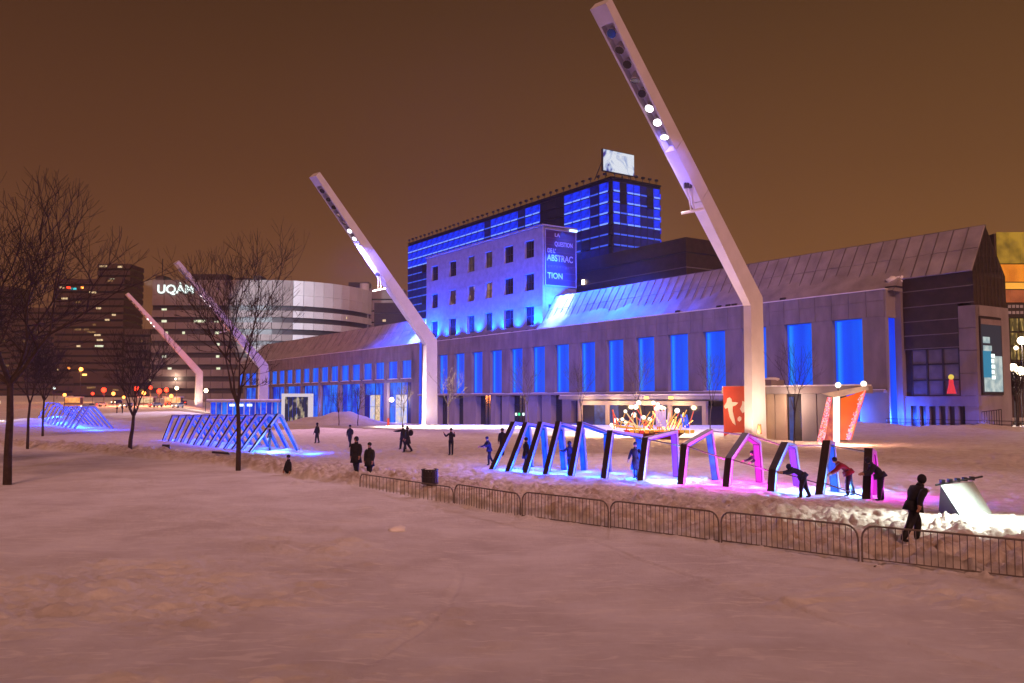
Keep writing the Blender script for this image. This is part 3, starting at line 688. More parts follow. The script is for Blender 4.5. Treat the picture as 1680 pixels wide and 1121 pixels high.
# ------------------------------------------------------------------ leaning light masts
def mast(basepx, kneey, tippx, s, label, H0=0, lit=(5, 6, 7), fix=True, far=False):
    q = G(*basepx); b0 = Vector((q.x, q.y, H(q.x, q.y)-.4)) if not far else Vector((far[0], far[1], H(far[0], far[1])-.4))
    Y = b0.y; knee = Vector((b0.x, Y, AY(basepx[0], kneey, Y).z)); tip = AY(tippx[0], tippx[1], Y-17)
    d = (tip-knee).normalized(); h = Vector((d.x, d.y, 0)).normalized(); sd = Vector((-h.y, h.x, 0))
    if sd.x < 0: sd = -sd
    u = Vector((h.x*d.z*-1, h.y*d.z*-1, hypot(d.x, d.y)))*-1     # points down/forward, across the arm
    root = thing('light_mast', b0, 0, label, 'light mast', 'leaning white light masts along the square')
    B = lambda p: p-b0
    def ring(c, ax, wd, ws): return [B(c+ax*wd/2-sd*ws/2), B(c+ax*wd/2+sd*ws/2), B(c-ax*wd/2+sd*ws/2), B(c-ax*wd/2-sd*ws/2)]
    r0 = ring(b0, h, 2.9*s, .95*s); mk = (h+u).normalized(); r1 = ring(knee, mk, 2.75*s, .85*s)
    MB().hexa(r0+r1).build('column', WHITEM, root)
    L = (tip-knee).length; P = lambda f: tip+(knee-tip)*f
    wdf = lambda f: (1.05+(2.5-1.05)*f)*s; wsf = lambda f: (1.75-.85*f)*s
    def seg(fa, fb, nm):
        a = ring(P(fa), u, wdf(fa), wsf(fa)); b = ring(P(fb), u, wdf(fb), wsf(fb))
        MB().hexa(b+a).build(nm, WHITEM, root)
    def ringk(c): return ring(c, mk, 2.7*s, .85*s)
    seg(0, .05, 'arm_tip'); seg(.43, .6, 'arm_section')
    b = MB(); b.hexa(r1+ring(P(.602), u, wdf(.6), wsf(.6))); b.build('arm_section', WHITEM, root)
    # open lamp tray: back plate and two side cheeks
    fa, fb = .05, .428
    A_ = ring(P(fa), u, wdf(fa), wsf(fa)); B_ = ring(P(fb), u, wdf(fb), wsf(fb))
    def lerp(p, q_, t): return p+(q_-p)*t
    def tray(ra): return ra
    # back plate (upper half of the depth)
    MB().hexa(
        [lerp(B_[0], B_[3], .55), lerp(B_[1], B_[2], .55), B_[2], B_[3], lerp(A_[0], A_[3], .55), lerp(A_[1], A_[2], .55), A_[2], A_[3]]).build('tray_back', WHITEM, root)
    for sgn in (0, 1):
        o0, o1 = (0, 1) if sgn == 0 else (1, 0); k3 = 3 if sgn == 0 else 2; k2 = 2 if sgn == 0 else 3
        def ch(Rg):
            a0 = Rg[o0]; a1 = lerp(Rg[o0], Rg[o1], .13); c0 = lerp(Rg[o0], Rg[k3], .548); c1 = c0+(a1-a0)
            return [a0, a1, c1, c0]
        MB().hexa(ch(B_)+ch(A_)).build('tray_cheek', WHITEM, root)
    for i in range(8):
        f = .075+.044*i; c = B(P(f)+u*(wdf(f)*.22)); r = wsf(f)*.29
        dirn = (u*.9+Vector((random.uniform(-.5, .5), random.uniform(-.5, .3), -.4))).normalized()
        fl = MB().tube(c-dirn*.5*s, c+dirn*.35*s, r*.7, r, 10).build('floodlight', WHITEM, root, smooth=False)
        MB().tube(c+dirn*.352*s, c+dirn*.40*s, r*.9, r*.9, 10).build('lens', WHITEE if i in lit else DARKW, fl)
    if fix:
        f = .545; c = P(f)+u*(wdf(f)*.5)
        b = MB(); c_ = B(c)
        for k in (-1, 0, 1): b.box(c_.x+.25*k-.1, c_.x+.25*k+.1, c_.y-.35, c_.y+.1, c_.z-.2, c_.z+.25)
        b.build('clamp', DARKF, root)
        b = MB(); b.tube(c_, c_+Vector((.15, -.5, -2.3)), .07); b.tube(c_+Vector((.3, 0, 0)), c_+Vector((.5, -.4, -2.3)), .07)
        b.tube(c_+Vector((-.7, -.5, -2.6)), c_+Vector((1.3, -.4, -2.2)), .14); b.build('hanging_rig', WHITEM, root)
    return root, P(.37)+u*3.2, b0
m1, l1, b1 = mast((1240, 722), 495, (985, 6), .94, 'nearest and tallest white light mast leaning left, its base beside the red panel')
m2, l2, b2 = mast((705, 697), 562, (516, 287), .9, 'second white light mast standing before the stone block end of the square')
m3, l3, b3 = mast((430, 680), 602, (289, 430), 1.0, 'third light mast rising between the arches and the round campus building', far=(-69, 237))
m4, l4, b4 = mast((324, 668), 612, (208, 482), .9, 'smallest and farthest light mast, left of the bare tree by the blue arches', far=(-111, 303), fix=False)

# ------------------------------------------------------------------ terrace restaurant, kiosk and portal in front of the museum
res = fr('glass_restaurant', -57.9, -12, label='low glass fronted restaurant with a beige frame lit warm in front of the museum', cat='restaurant')
ro = (-57.9, -12, 0)
BEI = mat('beige_panel', (.36, .28, .21), .7, .1, .5)
rx0, rx1 = -57.9, -24.3
MB().box(rx0, rx1, -12.2, -11.6, 2.95, 3.75).build('top_beam', BEI, res, off=ro)
for xx in (rx0, -49.7, -33.2, rx1-.9): MB().box(xx, xx+.8, -12.2, -11.6, -2.5, 2.94).build('post', BEI, res, off=ro)
MB().box(-63.2, -20.8, -13, -1.0, 4.0, 4.65).build('roof_slab', CONC2, res, off=ro)
MB().box(-63.0, -20.9, -12.9, -1.0, 4.66, 4.9).build('snow_cover', SNOWCAP, res, off=ro)
MB().box(-62, -22, -11.4, -1.1, 3.76, 3.98).build('soffit', CONC2, res, off=ro)
for i in range(9):
    a0 = rx0+.85+(rx1-rx0-1.7)*i/9; a1 = rx0+.85+(rx1-rx0-1.7)*(i+1)/9
    m = DARKW if i not in (1, 2) else bpy.data.materials['faint_blue_window']  # blue reflections on two panes, painted as a faint glow
    p = MB().box(a0+.06, a1-.06, -11.8, -11.7, -2.5, 2.9).build('glass_panel', m, res, off=ro)
MB().box(rx0+.9, rx1-.9, -11.0, -2, -2.5, 2.9).build('interior', mat('dim_interior', (.05, .035, .03), .8), res, off=ro)
for px in (1100, 1060):
    c0, zz = FP(px, 652, -13.2)
    MB().box(c0-.5, c0+.5, -13.25, -13.02, 4.05, 4.5).build('roof_light', YEL, res, off=ro)

ky = -47.0
kx0, kx1 = FP(1187, 640, ky)[0], FP(1404, 640, ky)[0]
kz0, kz1 = FP(1340, 646, ky)[1], FP(1340, 634, ky)[1]
kio = fr('visitor_kiosk', kx0, ky, label='low beige kiosk with snowy flat roof between the nearest mast and orange portal', cat='kiosk')
ko = (kx0, ky, 0)
MB().box(kx0, kx1, ky-.3, ky+2.6, kz0, kz1).build('roof_slab', CONC2, kio, off=ko)
b = MB()
MB().box(kx0+.05, kx1-.05, ky-.25, ky+2.5, kz1+.003, kz1+.14).build('snow_cover', SNOWCAP, kio, off=ko)
X_ = lambda p, y=690: FP(p, y, ky)[0]
for a_, b_ in ((1252, 1271), (1272, 1290), (1315, 1340), (1341, 1364)): MB().box(X_(a_)+.02, X_(b_)-.02, ky, ky+.4, -1, kz0-.02).build('wall_panel', BEI if a_ < 1300 else CONC2, kio, off=ko)
MB().box(X_(1290), X_(1315), ky+.2, ky+.3, -1, kz0-.02).build('glass_panel', DARKW, kio, off=ko)
MB().box(X_(1290)+.3, X_(1296)+.35, ky+.1, ky+.19, -1, kz0-.3).build('glass_edge', bpy.data.materials['faint_blue_window'], kio, off=ko)
MB().box(X_(1222), X_(1250), ky+.2, ky+.4, -1, kz0-.02).build('wall_panel', BEI, kio, off=ko)
MB().box(kx0+.2, X_(1364), ky+.45, ky+2.4, -1, kz0-.03).build('kiosk_core', CONCD, kio, off=ko)
xx = FP(1268, 625, ky+2)[0]; b = MB(); b.box(xx-.9, xx+.6, ky+1, ky+3, kz1+.15, kz1+.75); b.build('roof_hatch', CONC2, kio, off=ko)
MB().ball((xx-.1, ky+2, kz1+.8), .8, 10, 6, sz=.3, jit=.1).build('snow_pile', SNOWCAP, kio, off=ko, smooth=True)
# red panel with white letter t
rp0, rp1 = FP(1187, 680, ky-1.5)[0], FP(1223, 680, ky-1.5)[0]; rz1 = FP(1200, 634, ky-1.5)[1]
rd = fr('red_sign_panel', rp0, ky-1.5, label='tall red panel with a white letter t beside the foot of the nearest mast', cat='sign')
MB().box(rp0, rp1+.4, ky-1.5, ky-.9, -.6, rz1).build('panel', RED, rd, off=(rp0, ky-1.5, 0))
def rpx(x, y): a, z = FP(x, y, ky-1.53); return (a-rp0, -.03, z)
def brush(pts, name):
    b = MB(); n = len(pts); P_ = [rpx(*p) for p in pts]; b.v = P_+[(p[0], -.008, p[2]) for p in P_]
    b.f = [tuple(range(n)), tuple(range(2*n-1, n-1, -1))]+[(k, (k+1) % n, n+(k+1) % n, n+k) for k in range(n)]; b.m = [0]*(n+2); b.build(name, WHITEP, rd)
brush([(1193,654),(1197,652),(1200,655),(1201,660),(1206,660),(1211,661),(1207,665),(1202,667),(1202,675),(1204,683),(1206,692),(1207,698),(1202,694),(1197,684),(1195,674),(1194,669),(1190,671),(1187.5,667),(1190,663),(1192,660)], 'letter_t')
brush([(1210,686),(1213,683),(1216,685),(1216,689),(1213,692),(1210,690)], 'dot')
brush([(1214,671),(1217,665),(1218,658),(1222,660),(1223,675),(1218,678)], 'letter_stroke')
# orange portal
py0 = ky-1.2
por = fr('orange_portal', X_(1370), py0, label='slanted orange portal wrapped in pink light strings at the right end of the kiosk', cat='portal')
poo = (X_(1370), py0, 0)
def fp2(x, y): return FP(x, y, py0)
def poly(name, pts, m, y0, y1): b = MB(); b.prism([fp2(*p) for p in pts], 'y', y0, y1); return b.build(name, m, por, off=poo)
poly('orange_panel', [(1379,654),(1418,641),(1394,722),(1379,722)], ORANGE, py0, py0+.3)
poly('lit_post', [(1370,650),(1378,650),(1378,727),(1370,727)], emit('portal_white', (1, .85, .7), 1.6), py0-.3, py0)
poly('roof_beam', [(1352,646),(1420,634),(1421,640),(1372,652)], emit('portal_glow_edge', (.85, .42, .25), .8, (.5, .25, .2), 1), py0-.35, py0+.4)
poly('pink_leg', [(1342,729),(1360,652),(1366,652),(1353,729)], PINKL, py0-.25, py0-.05)
poly('pink_side', [(1354,727),(1367,662),(1368,727)], emit('pink_panel_dim', (.55, .04, .07), .8, (.95, .2, .1), 2), py0-.2, py0-.02)
poly('pink_edge', [(1415,648),(1421,640),(1396,722),(1390,722)], emit('violet_pink_string', (.9, .05, .5), 1.3, (1, .35, .1), 3), py0-.2, py0-.05)
b = MB()
for q in range(200):
    if random.random() < .65: t_ = random.random(); x = 1343+19*t_+random.uniform(0, 12)*(1.05-t_*.6); y = 728-76*t_
    else: t_ = random.random(); x = 1419-26*t_+random.uniform(-3, 3); y = 643+78*t_
    a_, z_ = fp2(x, y); b.ball((a_, py0-.32, z_), random.uniform(.04, .07), 5, 3)
b.build('light_bulbs', emit('fairy_bulb', (1, .35, .45), 1.6), por, off=poo, kind='stuff')
for p, yy in ((1375, 632), (1417, 630)):
    a_, z_ = fp2(p, yy); MB().ball((a_, py0, z_), .27, 12, 8).build('globe_lamp', WHITEG, por, off=poo, smooth=True)
    MB().tube((a_, py0, z_-.6), (a_, py0, z_-.2), .05).build('lamp_stem', DARKF, por, off=poo)
# glowing sculpture
sq = AY(1075, 712, 88); sz = H(sq.x, sq.y)
scu = thing('light_sculpture', (sq.x, sq.y, sz), 0, 'glowing cluster of sticks and white globes over an orange bowl before the restaurant', 'light sculpture')
def sp(x, y, Y=88): p = AY(x, y, Y); return Vector((p.x-sq.x, p.y-sq.y, p.z-sz))
GOLD = emit('golden_stick', (1, .42, .06), .8); REDS = emit('red_stick', (1, .06, .04), .8); VIO = emit('pale_violet_stick', (.6, .35, .9), .8); WHS = emit('white_stick', (1, .7, .35), .9)
gl = [(1003,697),(1008,700),(1011,690),(1021,688),(1027,694),(1026,675),(1040,681),(1043,668),(1048,661),(1056,685),(1066,688),(1072,661),(1079,664),(1077,671),(1090,670),(1111,674)]
for i, (x, y) in enumerate(gl):
    Yy = 88+random.uniform(-1.5, 1.5); c = sp(x, y, Yy); g_ = MB().ball(c, random.choice((.18, .22, .27)), 10, 7).build('globe', WHITEG, scu, smooth=True)
    MB().tube(c, sp(1045+(x-1045)*.45+18+random.uniform(-8, 8), 704, 88), .06, .07, 5).build('stick', random.choice((GOLD, REDS, WHS, GOLD)), scu)
for i in range(34):
    x = 1006+random.random()*125; x2 = x+random.uniform(-18, 18)
    MB().tube(sp(x2, random.uniform(672, 690)), sp(x, random.uniform(698, 708)), .05, .06, 5).build('stick', random.choice((GOLD, REDS, VIO, GOLD, YEL, ORANGE)), scu)
for i in range(7): MB().tube(sp(1076+i*2.6, 672+3*(i % 2)), sp(1078+i*2.2, 700), .07, .09, 5).build('stick', VIO, scu)
for i in range(9):
    a_ = random.random(); MB().tube(sp(1114+a_*14, 680+random.random()*6), sp(1119+a_*12, 702), .08, .1, 5).build('blue_stick', LEDB1, scu)
b = MB(); c = sp(1075, 708)
b.tube((c.x, c.y, c.z-.9), (c.x, c.y, c.z+.1), 1.9, 3.3, 16); b.build('bowl', mat('bowl_red', (.2, .05, .03)), scu)
for i in range(14):
    t_ = -3.5+.5*i; MB().box(c.x+t_, c.x+t_+.38, c.y-3.0, c.y-2.8, c.z-.1+.03*(i % 3), c.z+.25).build('rim_light', random.choice((REDS, GOLD, emit('rim_orange', (1, .2, .02), 1.5) if 'rim_orange' not in bpy.data.materials else bpy.data.materials['rim_orange'])), scu)
# small red cone and orange marker in the snow
for nm, px, lb in (('snow_stake', (637, 698), 'small orange marker stake in the snow near the second mast'), ('snow_stake', (1238, 724), 'red marker stake in front of the foot of the nearest mast')):
    q = G(*px); k_ = 1 if px[0] > 1000 else 1.25
    o = MB().tube((0, 0, 0), (0, 0, .9*k_), .22, .16, 8).build(nm, mat('marker_red', (.55, .06, .02)), None); o.location = (q.x, q.y-1.7 if px[0] > 1000 else q.y, H(q.x, q.y)+.0)
    tag(o, lb, 'marker')
# railing by the near gable
rl = fr('metal_railing', 1, -1.4, label='thin dark railing along the near end of the museum', cat='railing')
x0r, x1r = .8, 30
zr_ = FP(1500, 688, -1.4)[1]
for xx in np.arange(x0r, x1r, 2.2): MB().tube((xx, -1.4, -1.5), (xx, -1.4, zr_), .045, .045, 5).build('post', DARKF, rl, off=(1, -1.4, 0))
for z_ in (zr_, zr_-.5): MB().tube((x0r, -1.4, z_), (x1r, -1.4, z_), .05, .05, 5).build('rail', DARKF, rl, off=(1, -1.4, 0))
b = fr('tall_gate_railing', 12.6, -1.2, label='taller barred gate in front of the violet lit end wall', cat='gate')
g0, g1 = FP(1611, 680, -1.0)[0], FP(1643, 680, -1.0)[0]; gz0, gz1 = FP(1611, 676, -1.0)[1], FP(1643, 672, -1.0)[1]
for q in range(9):
    t_ = q/8; MB().tube((g0+(g1-g0)*t_, -1, -1), (g0+(g1-g0)*t_, -1, gz0+(gz1-gz0)*t_), .05, .05, 5).build('bar', DARKF, b, off=(12.6, -1.2, 0))
MB().tube((g0, -1, gz0), (g1, -1, gz1), .05, .05, 5).build('rail', DARKF, b, off=(12.6, -1.2, 0))
dx, dz = FP(1560, 646, 2.2)
df = fr('display_figure', dx, 2.4, dz, label='small red lit figure with a yellow top in the corner pane of the dark window', cat='figure')
fo = emit('figure_red', (.85, .04, .06), .9)
MB().tube((0, 0, 0), (0, 0, 1.5), .62, .3, 9).build('gown', fo, df); MB().tube((0, 0, 1.5), (0, 0, 2.0), .34, .28, 9).build('bodice', fo, df)
MB().ball((0, 0, 2.35), .38, 9, 6).build('hat', emit('figure_yellow', (.9, .65, .1), .9), df, smooth=True)

# ------------------------------------------------------------------ tunnels of leaning arches
def tunnel(name, p0, p1, shapes, W, col_of, thick, dep, label, lights, rods=(), scale=1.0, P3=None):
    a = (p1-p0); a.z = 0; L = a.length; a.normalize(); n = Vector((-a.y, a.x, 0))
    root = thing(name, (p0.x, p0.y, H(p0.x, p0.y)), atan2(a.y, a.x), label, 'arch tunnel', 'tunnels of leaning lit arches')
    N = len(shapes); sh_pts = []
    for i, sh in enumerate(shapes):
        x = L*(i/(N-1) if P3 is None else P3[i]); pos = p0+a*x
        zz = H(pos.x, pos.y)-H(p0.x, p0.y)-.05
        sh = [(u*scale, v*scale) for u, v in sh]; sh_pts.append((x, zz, sh))
        cx = sum(p[0] for p in sh)/len(sh); cz = .9*scale
        # inward offset by miter
        inn = []
        m_ = len(sh)
        for k in range(m_):
            p = Vector(sh[k]); d1 = (Vector(sh[k])-Vector(sh[k-1])).normalized() if k > 0 else None
            d2 = (Vector(sh[k+1])-Vector(sh[k])).normalized() if k < m_-1 else None
            nr = lambda d: Vector((d.y, -d.x))
            if d1 is None: o_ = nr(d2)*thick
            elif d2 is None: o_ = nr(d1)*thick
            else:
                b_ = (nr(d1)+nr(d2)).normalized(); o_ = b_*(thick/max(.45, b_.dot(nr(d1))))
            inn.append(p+o_)
        inn[0].y = 0; inn[-1].y = 0
        if abs(Vector(sh[0]).x-inn[0].x) < thick*.6: inn[0].x = sh[0][0]+thick
        inn[-1].x = min(inn[-1].x, sh[-1][0]-thick*.8)
        b = MB()
        for k in range(m_-1):
            o0, o1, i0, i1 = sh[k], sh[k+1], inn[k], inn[k+1]
            A0 = [(x-dep/2, o0[0], o0[1]+zz), (x-dep/2, o1[0], o1[1]+zz), (x-dep/2, i1[0], i1[1]+zz), (x-dep/2, i0[0], i0[1]+zz)]
            B0 = [(x+dep/2,)+p[1:] for p in A0]
            b.quad(A0[0], A0[1], B0[1], B0[0], m=0); b.quad(*A0, m=1); b.quad(*B0, m=1); b.quad(A0[2], A0[3], B0[3], B0[2], m=0)
        fo = b.build('arch', [WOODD, WOODP], root)
        c = col_of(i)
        b = MB()
        for k in range(m_-1):
            i0, i1 = inn[k], inn[k+1]; d_ = (i1-i0); nn = Vector((d_.y, -d_.x)).normalized()*.012
            q0 = i0+nn+d_*.02; q1 = i1+nn-d_*.02
            b.quad((x-dep*.42, q0.x, q0.y+zz), (x-dep*.42, q1.x, q1.y+zz), (x+dep*.42, q1.x, q1.y+zz), (x+dep*.42, q0.x, q0.y+zz))
            # thin lit rim on the side facing along the tunnel
            for sgn in (-1, 1):
                xx = x+sgn*(dep/2+.012); e0 = i0-nn*0; w_ = Vector((-d_.y, d_.x)).normalized()*thick*.22
                b.quad((xx, i0.x, i0.y+zz), (xx, i1.x, i1.y+zz), (xx, i1.x+w_.x, i1.y+w_.y+zz), (xx, i0.x+w_.x, i0.y+w_.y+zz))
        b.build('light_strip', c, fo)
    for i in range(N-1):
        for k in (() if rods == 'near' else rods):
            (x0, z0, s0), (x1, z1, s1) = sh_pts[i], sh_pts[i+1]
            kk0 = min(k, len(s0)-2); kk1 = min(k, len(s1)-2)
            b = MB(); b.tube((x0+dep/2, s0[kk0][0]+.05, s0[kk0][1]+z0-.06), (x1-dep/2, s1[kk1][0]+.05, s1[kk1][1]+z1-.06), .03, .03, 5); b.build('connecting_rod', STEEL, root)
    if rods == 'near':
        for pts_r in ([(5, .6, 2.45), (6, .5, 2.1), (7, .42, 1.9), (8, .32, 1.32), (9, .2, .97), (10, .25, .55), (11, .05, .2)], [(7, 2.9, 2.55), (8, 2.0, 2.4), (9, 1.5, 2.05), (10, .95, 2.12), (11, .45, 2.0)], [(3, 1.2, 2.85), (4, .95, 2.85), (5, .65, 2.45)]):
            for (i0, u0, v0), (i1, u1, v1) in zip(pts_r[:-1], pts_r[1:]):
                MB().tube((sh_pts[i0][0]+dep/2, u0+.05, v0+sh_pts[i0][1]-.05), (sh_pts[i1][0]-dep/2, u1+.05, v1+sh_pts[i1][1]-.05), .03, .03, 5).build('connecting_rod', STEEL, root)
    for (x, y, z, e, c) in lights:
        p = p0+a*(L*x)+n*y; lamp('POINT', (p.x, p.y, H(p.x, p.y)+z), None, e, c, .18, name='arch_light')
    return root
BL = (.004, .06, 1); MG = (1, .03, .85); BW = (.12, .35, 1)
tx = [805, 831, 860, 893, 934, 988, 1048, 1113, 1187, 1260, 1338, 1415]
ty = [770, 770, 775, 779, 783, 788, 791, 797, 802, 809, 813, 817]
t0 = G(tx[0], ty[0]); t1_ = G(tx[-1], ty[-1])
ax_ = (t1_-t0).normalized(); fr_ = []
for x_ in tx:                                        # where each post line meets the tunnel axis
    k_ = (x_-840)/F; s_ = (k_*t0.y-t0.x)/(ax_.x-k_*ax_.y); fr_.append(s_/(t1_-t0).length)
S1 = [[(0,0),(1.9,2.75),(3.3,2.6),(3.6,0)],[(0,0),(1.6,2.8),(3.3,2.55),(3.6,0)],[(0,0),(1.35,2.85),(3.3,2.5),(3.6,0)],[(0,0),(1.15,2.9),(3.35,2.4),(3.6,0)],
      [(0,0),(.9,2.9),(3.4,2.3),(3.55,0)],[(0,0),(.62,2.5),(3.4,2.2),(3.5,0)],[(0,0),(.5,2.15),(3.3,2.45),(3.5,0)],[(0,0),(.42,1.95),(2.9,2.6),(3.5,0)],
      [(0,0),(.32,1.35),(2.0,2.45),(3.25,2.0),(3.5,0)],[(0,0),(.22,1.0),(1.5,2.15),(2.4,2.0),(2.9,0)],[(0,0),(.95,2.3),(1.5,2.2),(1.9,0)],[(0,0),(.42,2.1),(.85,1.95),(1.35,0)]]
c1 = lambda i: {8: LEDM, 9: LEDV, 6: LEDV, 11: LEDM}.get(i, LEDB1)
LT = []
for k in range(11):
    xm = (fr_[k]+fr_[k+1])/2
    c = BL if k < 6 else (BW if k in (6, 9, 10) else MG)
    LT.append((xm, .75, .35, 700 if k < 6 else 620, c)); LT.append((xm, 2.7, .35, 260, c))
LT += [(1.05, 1.2, .45, 260, MG), (1.16, .4, .8, 90, BL), (-.02, 1.4, .4, 70, BL)]
tunnel('arch_tunnel', t0, t1_, S1, 3.5, c1, .19, .34, 'nearest tunnel of dark leaning arches glowing blue and magenta behind the barriers', LT, rods='near', P3=fr_)
q0, q1 = G(266, 722), G(408, 741)
N2 = 13; S2 = []
for i in range(N2):
    t = i/(N2-1); S2.append([(0, 0), (.9+1.35*t, 2.55+.4*t), (2.6+.0*t, 2.6+.25*t), (4.1, 0)])
tunnel('arch_tunnel', q0, q1, S2, 4, lambda i: LEDB1, .24, .4, 'middle tunnel of blue lit leaning arches behind the bare tree', [(.02+.16*k, q_, .5, 420, BL) for k in range(7) for q_ in (.9, 3.0)]+[(1.06, 1.5, .4, 800, BW), (1.2, 3, .5, 900, BL)], rods=(1,))
r0_, r1_ = G(62, 693), G(120, 704)
S3 = []
for i in range(11):
    t = i/10; S3.append([(0, 0), (1.0+.6*t, 2.5+.3*t), (2.4, 2.5+.3*t), (4.6, 0)])
tunnel('arch_tunnel', r0_, r1_, S3, 4, lambda i: LEDB1, .24, .6, 'farthest tunnel of arches glowing solid blue at the left edge', [(.1+.2*k, 1.9, .8, 3500, BL) for k in range(5)]+[(.5, -1.4, .8, 1500, BL), (1.15, 2, .8, 3000, BL), (-.1, 1, .8, 1500, BL)], scale=1.12)

# ------------------------------------------------------------------ steel barriers
nodes = [(590, 800), (745, 829), (855, 850), (1000, 868), (1182, 893), (1412, 928)]
NP = [G(*p) for p in nodes]; dl = (NP[5]-NP[4]); dl2 = Vector((3.2, -2.2, 0))
NP += [NP[5]+Vector((3.05, -2.45, 0)), NP[5]+Vector((6.1, -5.0, 0))]
desc = ['leftmost barrier, half buried beside the walking couple and the litter basket', 'second barrier from the left, right of the litter basket', 'third barrier from the left, below the left arches', 'fourth barrier from the left, below the middle arches',
        'fifth barrier, below the magenta lit arches', 'sixth barrier, crossed by the dark striding walker at its right end' , 'last barrier at the right edge of the view']
desc[4] = 'fifth barrier, below the last magenta arches'; desc[5] = 'barrier in front of the striding walker and the white lit snow'
barm = MB().tube((0, 0, .14), (0, 0, .93), .011, .011, 5).mesh('bar', STEEL)
for i in range(7):
    a_, b_ = NP[i], NP[i+1]; L = (b_-a_).length-.09; d = (b_-a_).normalized(); ang = atan2(d.y, d.x)
    za_ = H(a_.x, a_.y); zb_ = H(b_.x, b_.y); 
    o = thing('crowd_barrier', (a_.x+d.x*.045, a_.y+d.y*.045, za_-(.34, .2, .12, .1, .08, .06, .06)[i]), ang, 'grey steel crowd barrier: '+desc[i], 'barrier', 'steel crowd barriers along the snow bank')
    o.rotation_euler.y = -atan2(zb_-za_, L)
    hgt = .93; r = .3; path = [(0, 0)]+[(0, hgt-r)]+[(r-r*cos(t*pi/8), hgt-r+r*sin(t*pi/8)) for t in range(1, 5)]
    path += [(L-x, z) for x, z in reversed(path)]
    b = MB()
    for p, q in zip(path[:-1], path[1:]): b.tube((p[0], 0, p[1]), (q[0], 0, q[1]), .024, .024, 7)
    b.build('frame', STEEL, o); MB().tube((.02, 0, .14), (L-.02, 0, .14), .018, .018, 6).build('lower_rail', STEEL, o)
    n = 25
    for k in range(1, n):
        x = L*k/n; top = hgt if r < x < L-r else hgt-r+sqrt(max(0, r*r-(r-min(x, L-x))**2))
        bo = inst(barm, 'bar', o, (x, random.uniform(-.006, .006), 0), (0, random.uniform(-.012, .012), 0), (1, 1, (top-.0)/.93))
    for xx in (.35, L-.35): MB().box(xx-.02, xx+.02, -.25, .25, .0, .04).build('foot', STEEL, o)
# litter basket hung on the fence
q = G(705, 812); lb = thing('litter_basket', (q.x, q.y, H(q.x, q.y)-.05), .1, 'dark slatted litter basket standing at the leftmost barrier in the snow bank', 'litter basket')
for k in range(16):
    a_ = 2*pi*k/16; MB().box(-.055, .055, -.012, .012, 0, .62).build('slat', DARKF, lb).location = (.33*cos(a_), .33*sin(a_), 0.05); lb.children[-1].rotation_euler = (0, 0, a_+pi/2)
b = MB()
for z_ in (.08, .34, .64):
    for k in range(16): a_ = 2*pi*k/16; c_ = 2*pi*(k+1)/16; b.tube((.35*cos(a_), .35*sin(a_), z_), (.35*cos(c_), .35*sin(c_), z_), .025, .025, 5)
b.build('hoop', DARKF, lb); MB().tube((0, 0, .05), (0, 0, .55), .30, .30, 14).build('liner', BLACKC, lb)
MB().ball((0, 0, .60), .27, 12, 6, sz=.35, jit=.1).build('snow_cap', SNOWCAP, lb, smooth=True)

# ------------------------------------------------------------------ white wedge with floodlights
w0 = G(1560, 862); W2 = lambda x, y, Y: AY(x, y, Y)
wy = 27.0
wg = AY(1545, 850, wy); wz = H(wg.x, wg.y)
wd = thing('floodlight_wedge', (wg.x, wg.y, wz-.2), 0, 'white leaning wedge plinth brightly lit at the right edge behind the barriers', 'plinth')
pts = [(1543, 796, 27.6), (1597, 790, 29.0), (1645, 872, 28.2), (1600, 884, 26.6)]
P4 = [AY(*p)-wd.location for p in pts]
TF = P4[0]; TB = P4[1]; BB = P4[2]; BF = P4[3]
LB = AY(1540, 838, 28.3)-wd.location; LBB = LB+(TB-TF)
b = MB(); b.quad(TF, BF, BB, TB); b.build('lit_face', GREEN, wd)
i_ = Vector((-.03, -.02, 0))
fl_ = Vector((TF.x+.05, TF.y+.3, 0))
b = MB(); b.quad(TF, LB, (LB.x+.2, LB.y, 0), (BF.x, BF.y, 0), BF); b.quad(TB, BB, (BB.x, BB.y, 0), (LBB.x, LBB.y, 0), LBB); b.quad(TF, TB, LBB, LB); b.quad(LB, LBB, (LBB.x, LBB.y, 0), (LB.x+.2, LB.y, 0)); b.quad(BF, (BF.x, BF.y, 0), (BB.x, BB.y, 0), BB)
b.build('shaded_sides', mat('wedge_shaded_side', (.20, .23, .22), .7, .1), wd)  # sides coloured darker than the face, shade put into the material
for k in range(5):
    c = TF.lerp(TB, .05+.225*k)+Vector((0, 0, .06)); f_ = MB().box(c.x-.06, c.x+.06, c.y-.08, c.y+.06, c.z-.02, c.z+.11).build('floodlight', DARKF, wd); f_.rotation_euler = (0, 0, 0)
    MB().box(c.x-.05, c.x+.05, c.y-.10, c.y-.085, c.z, c.z+.09).build('lens', DARKW, f_)
MB().tube(TF+Vector((-.15, 0, .0)), TB+Vector((.3, 0, .16)), .035).build('mounting_bar', DARKF, wd)

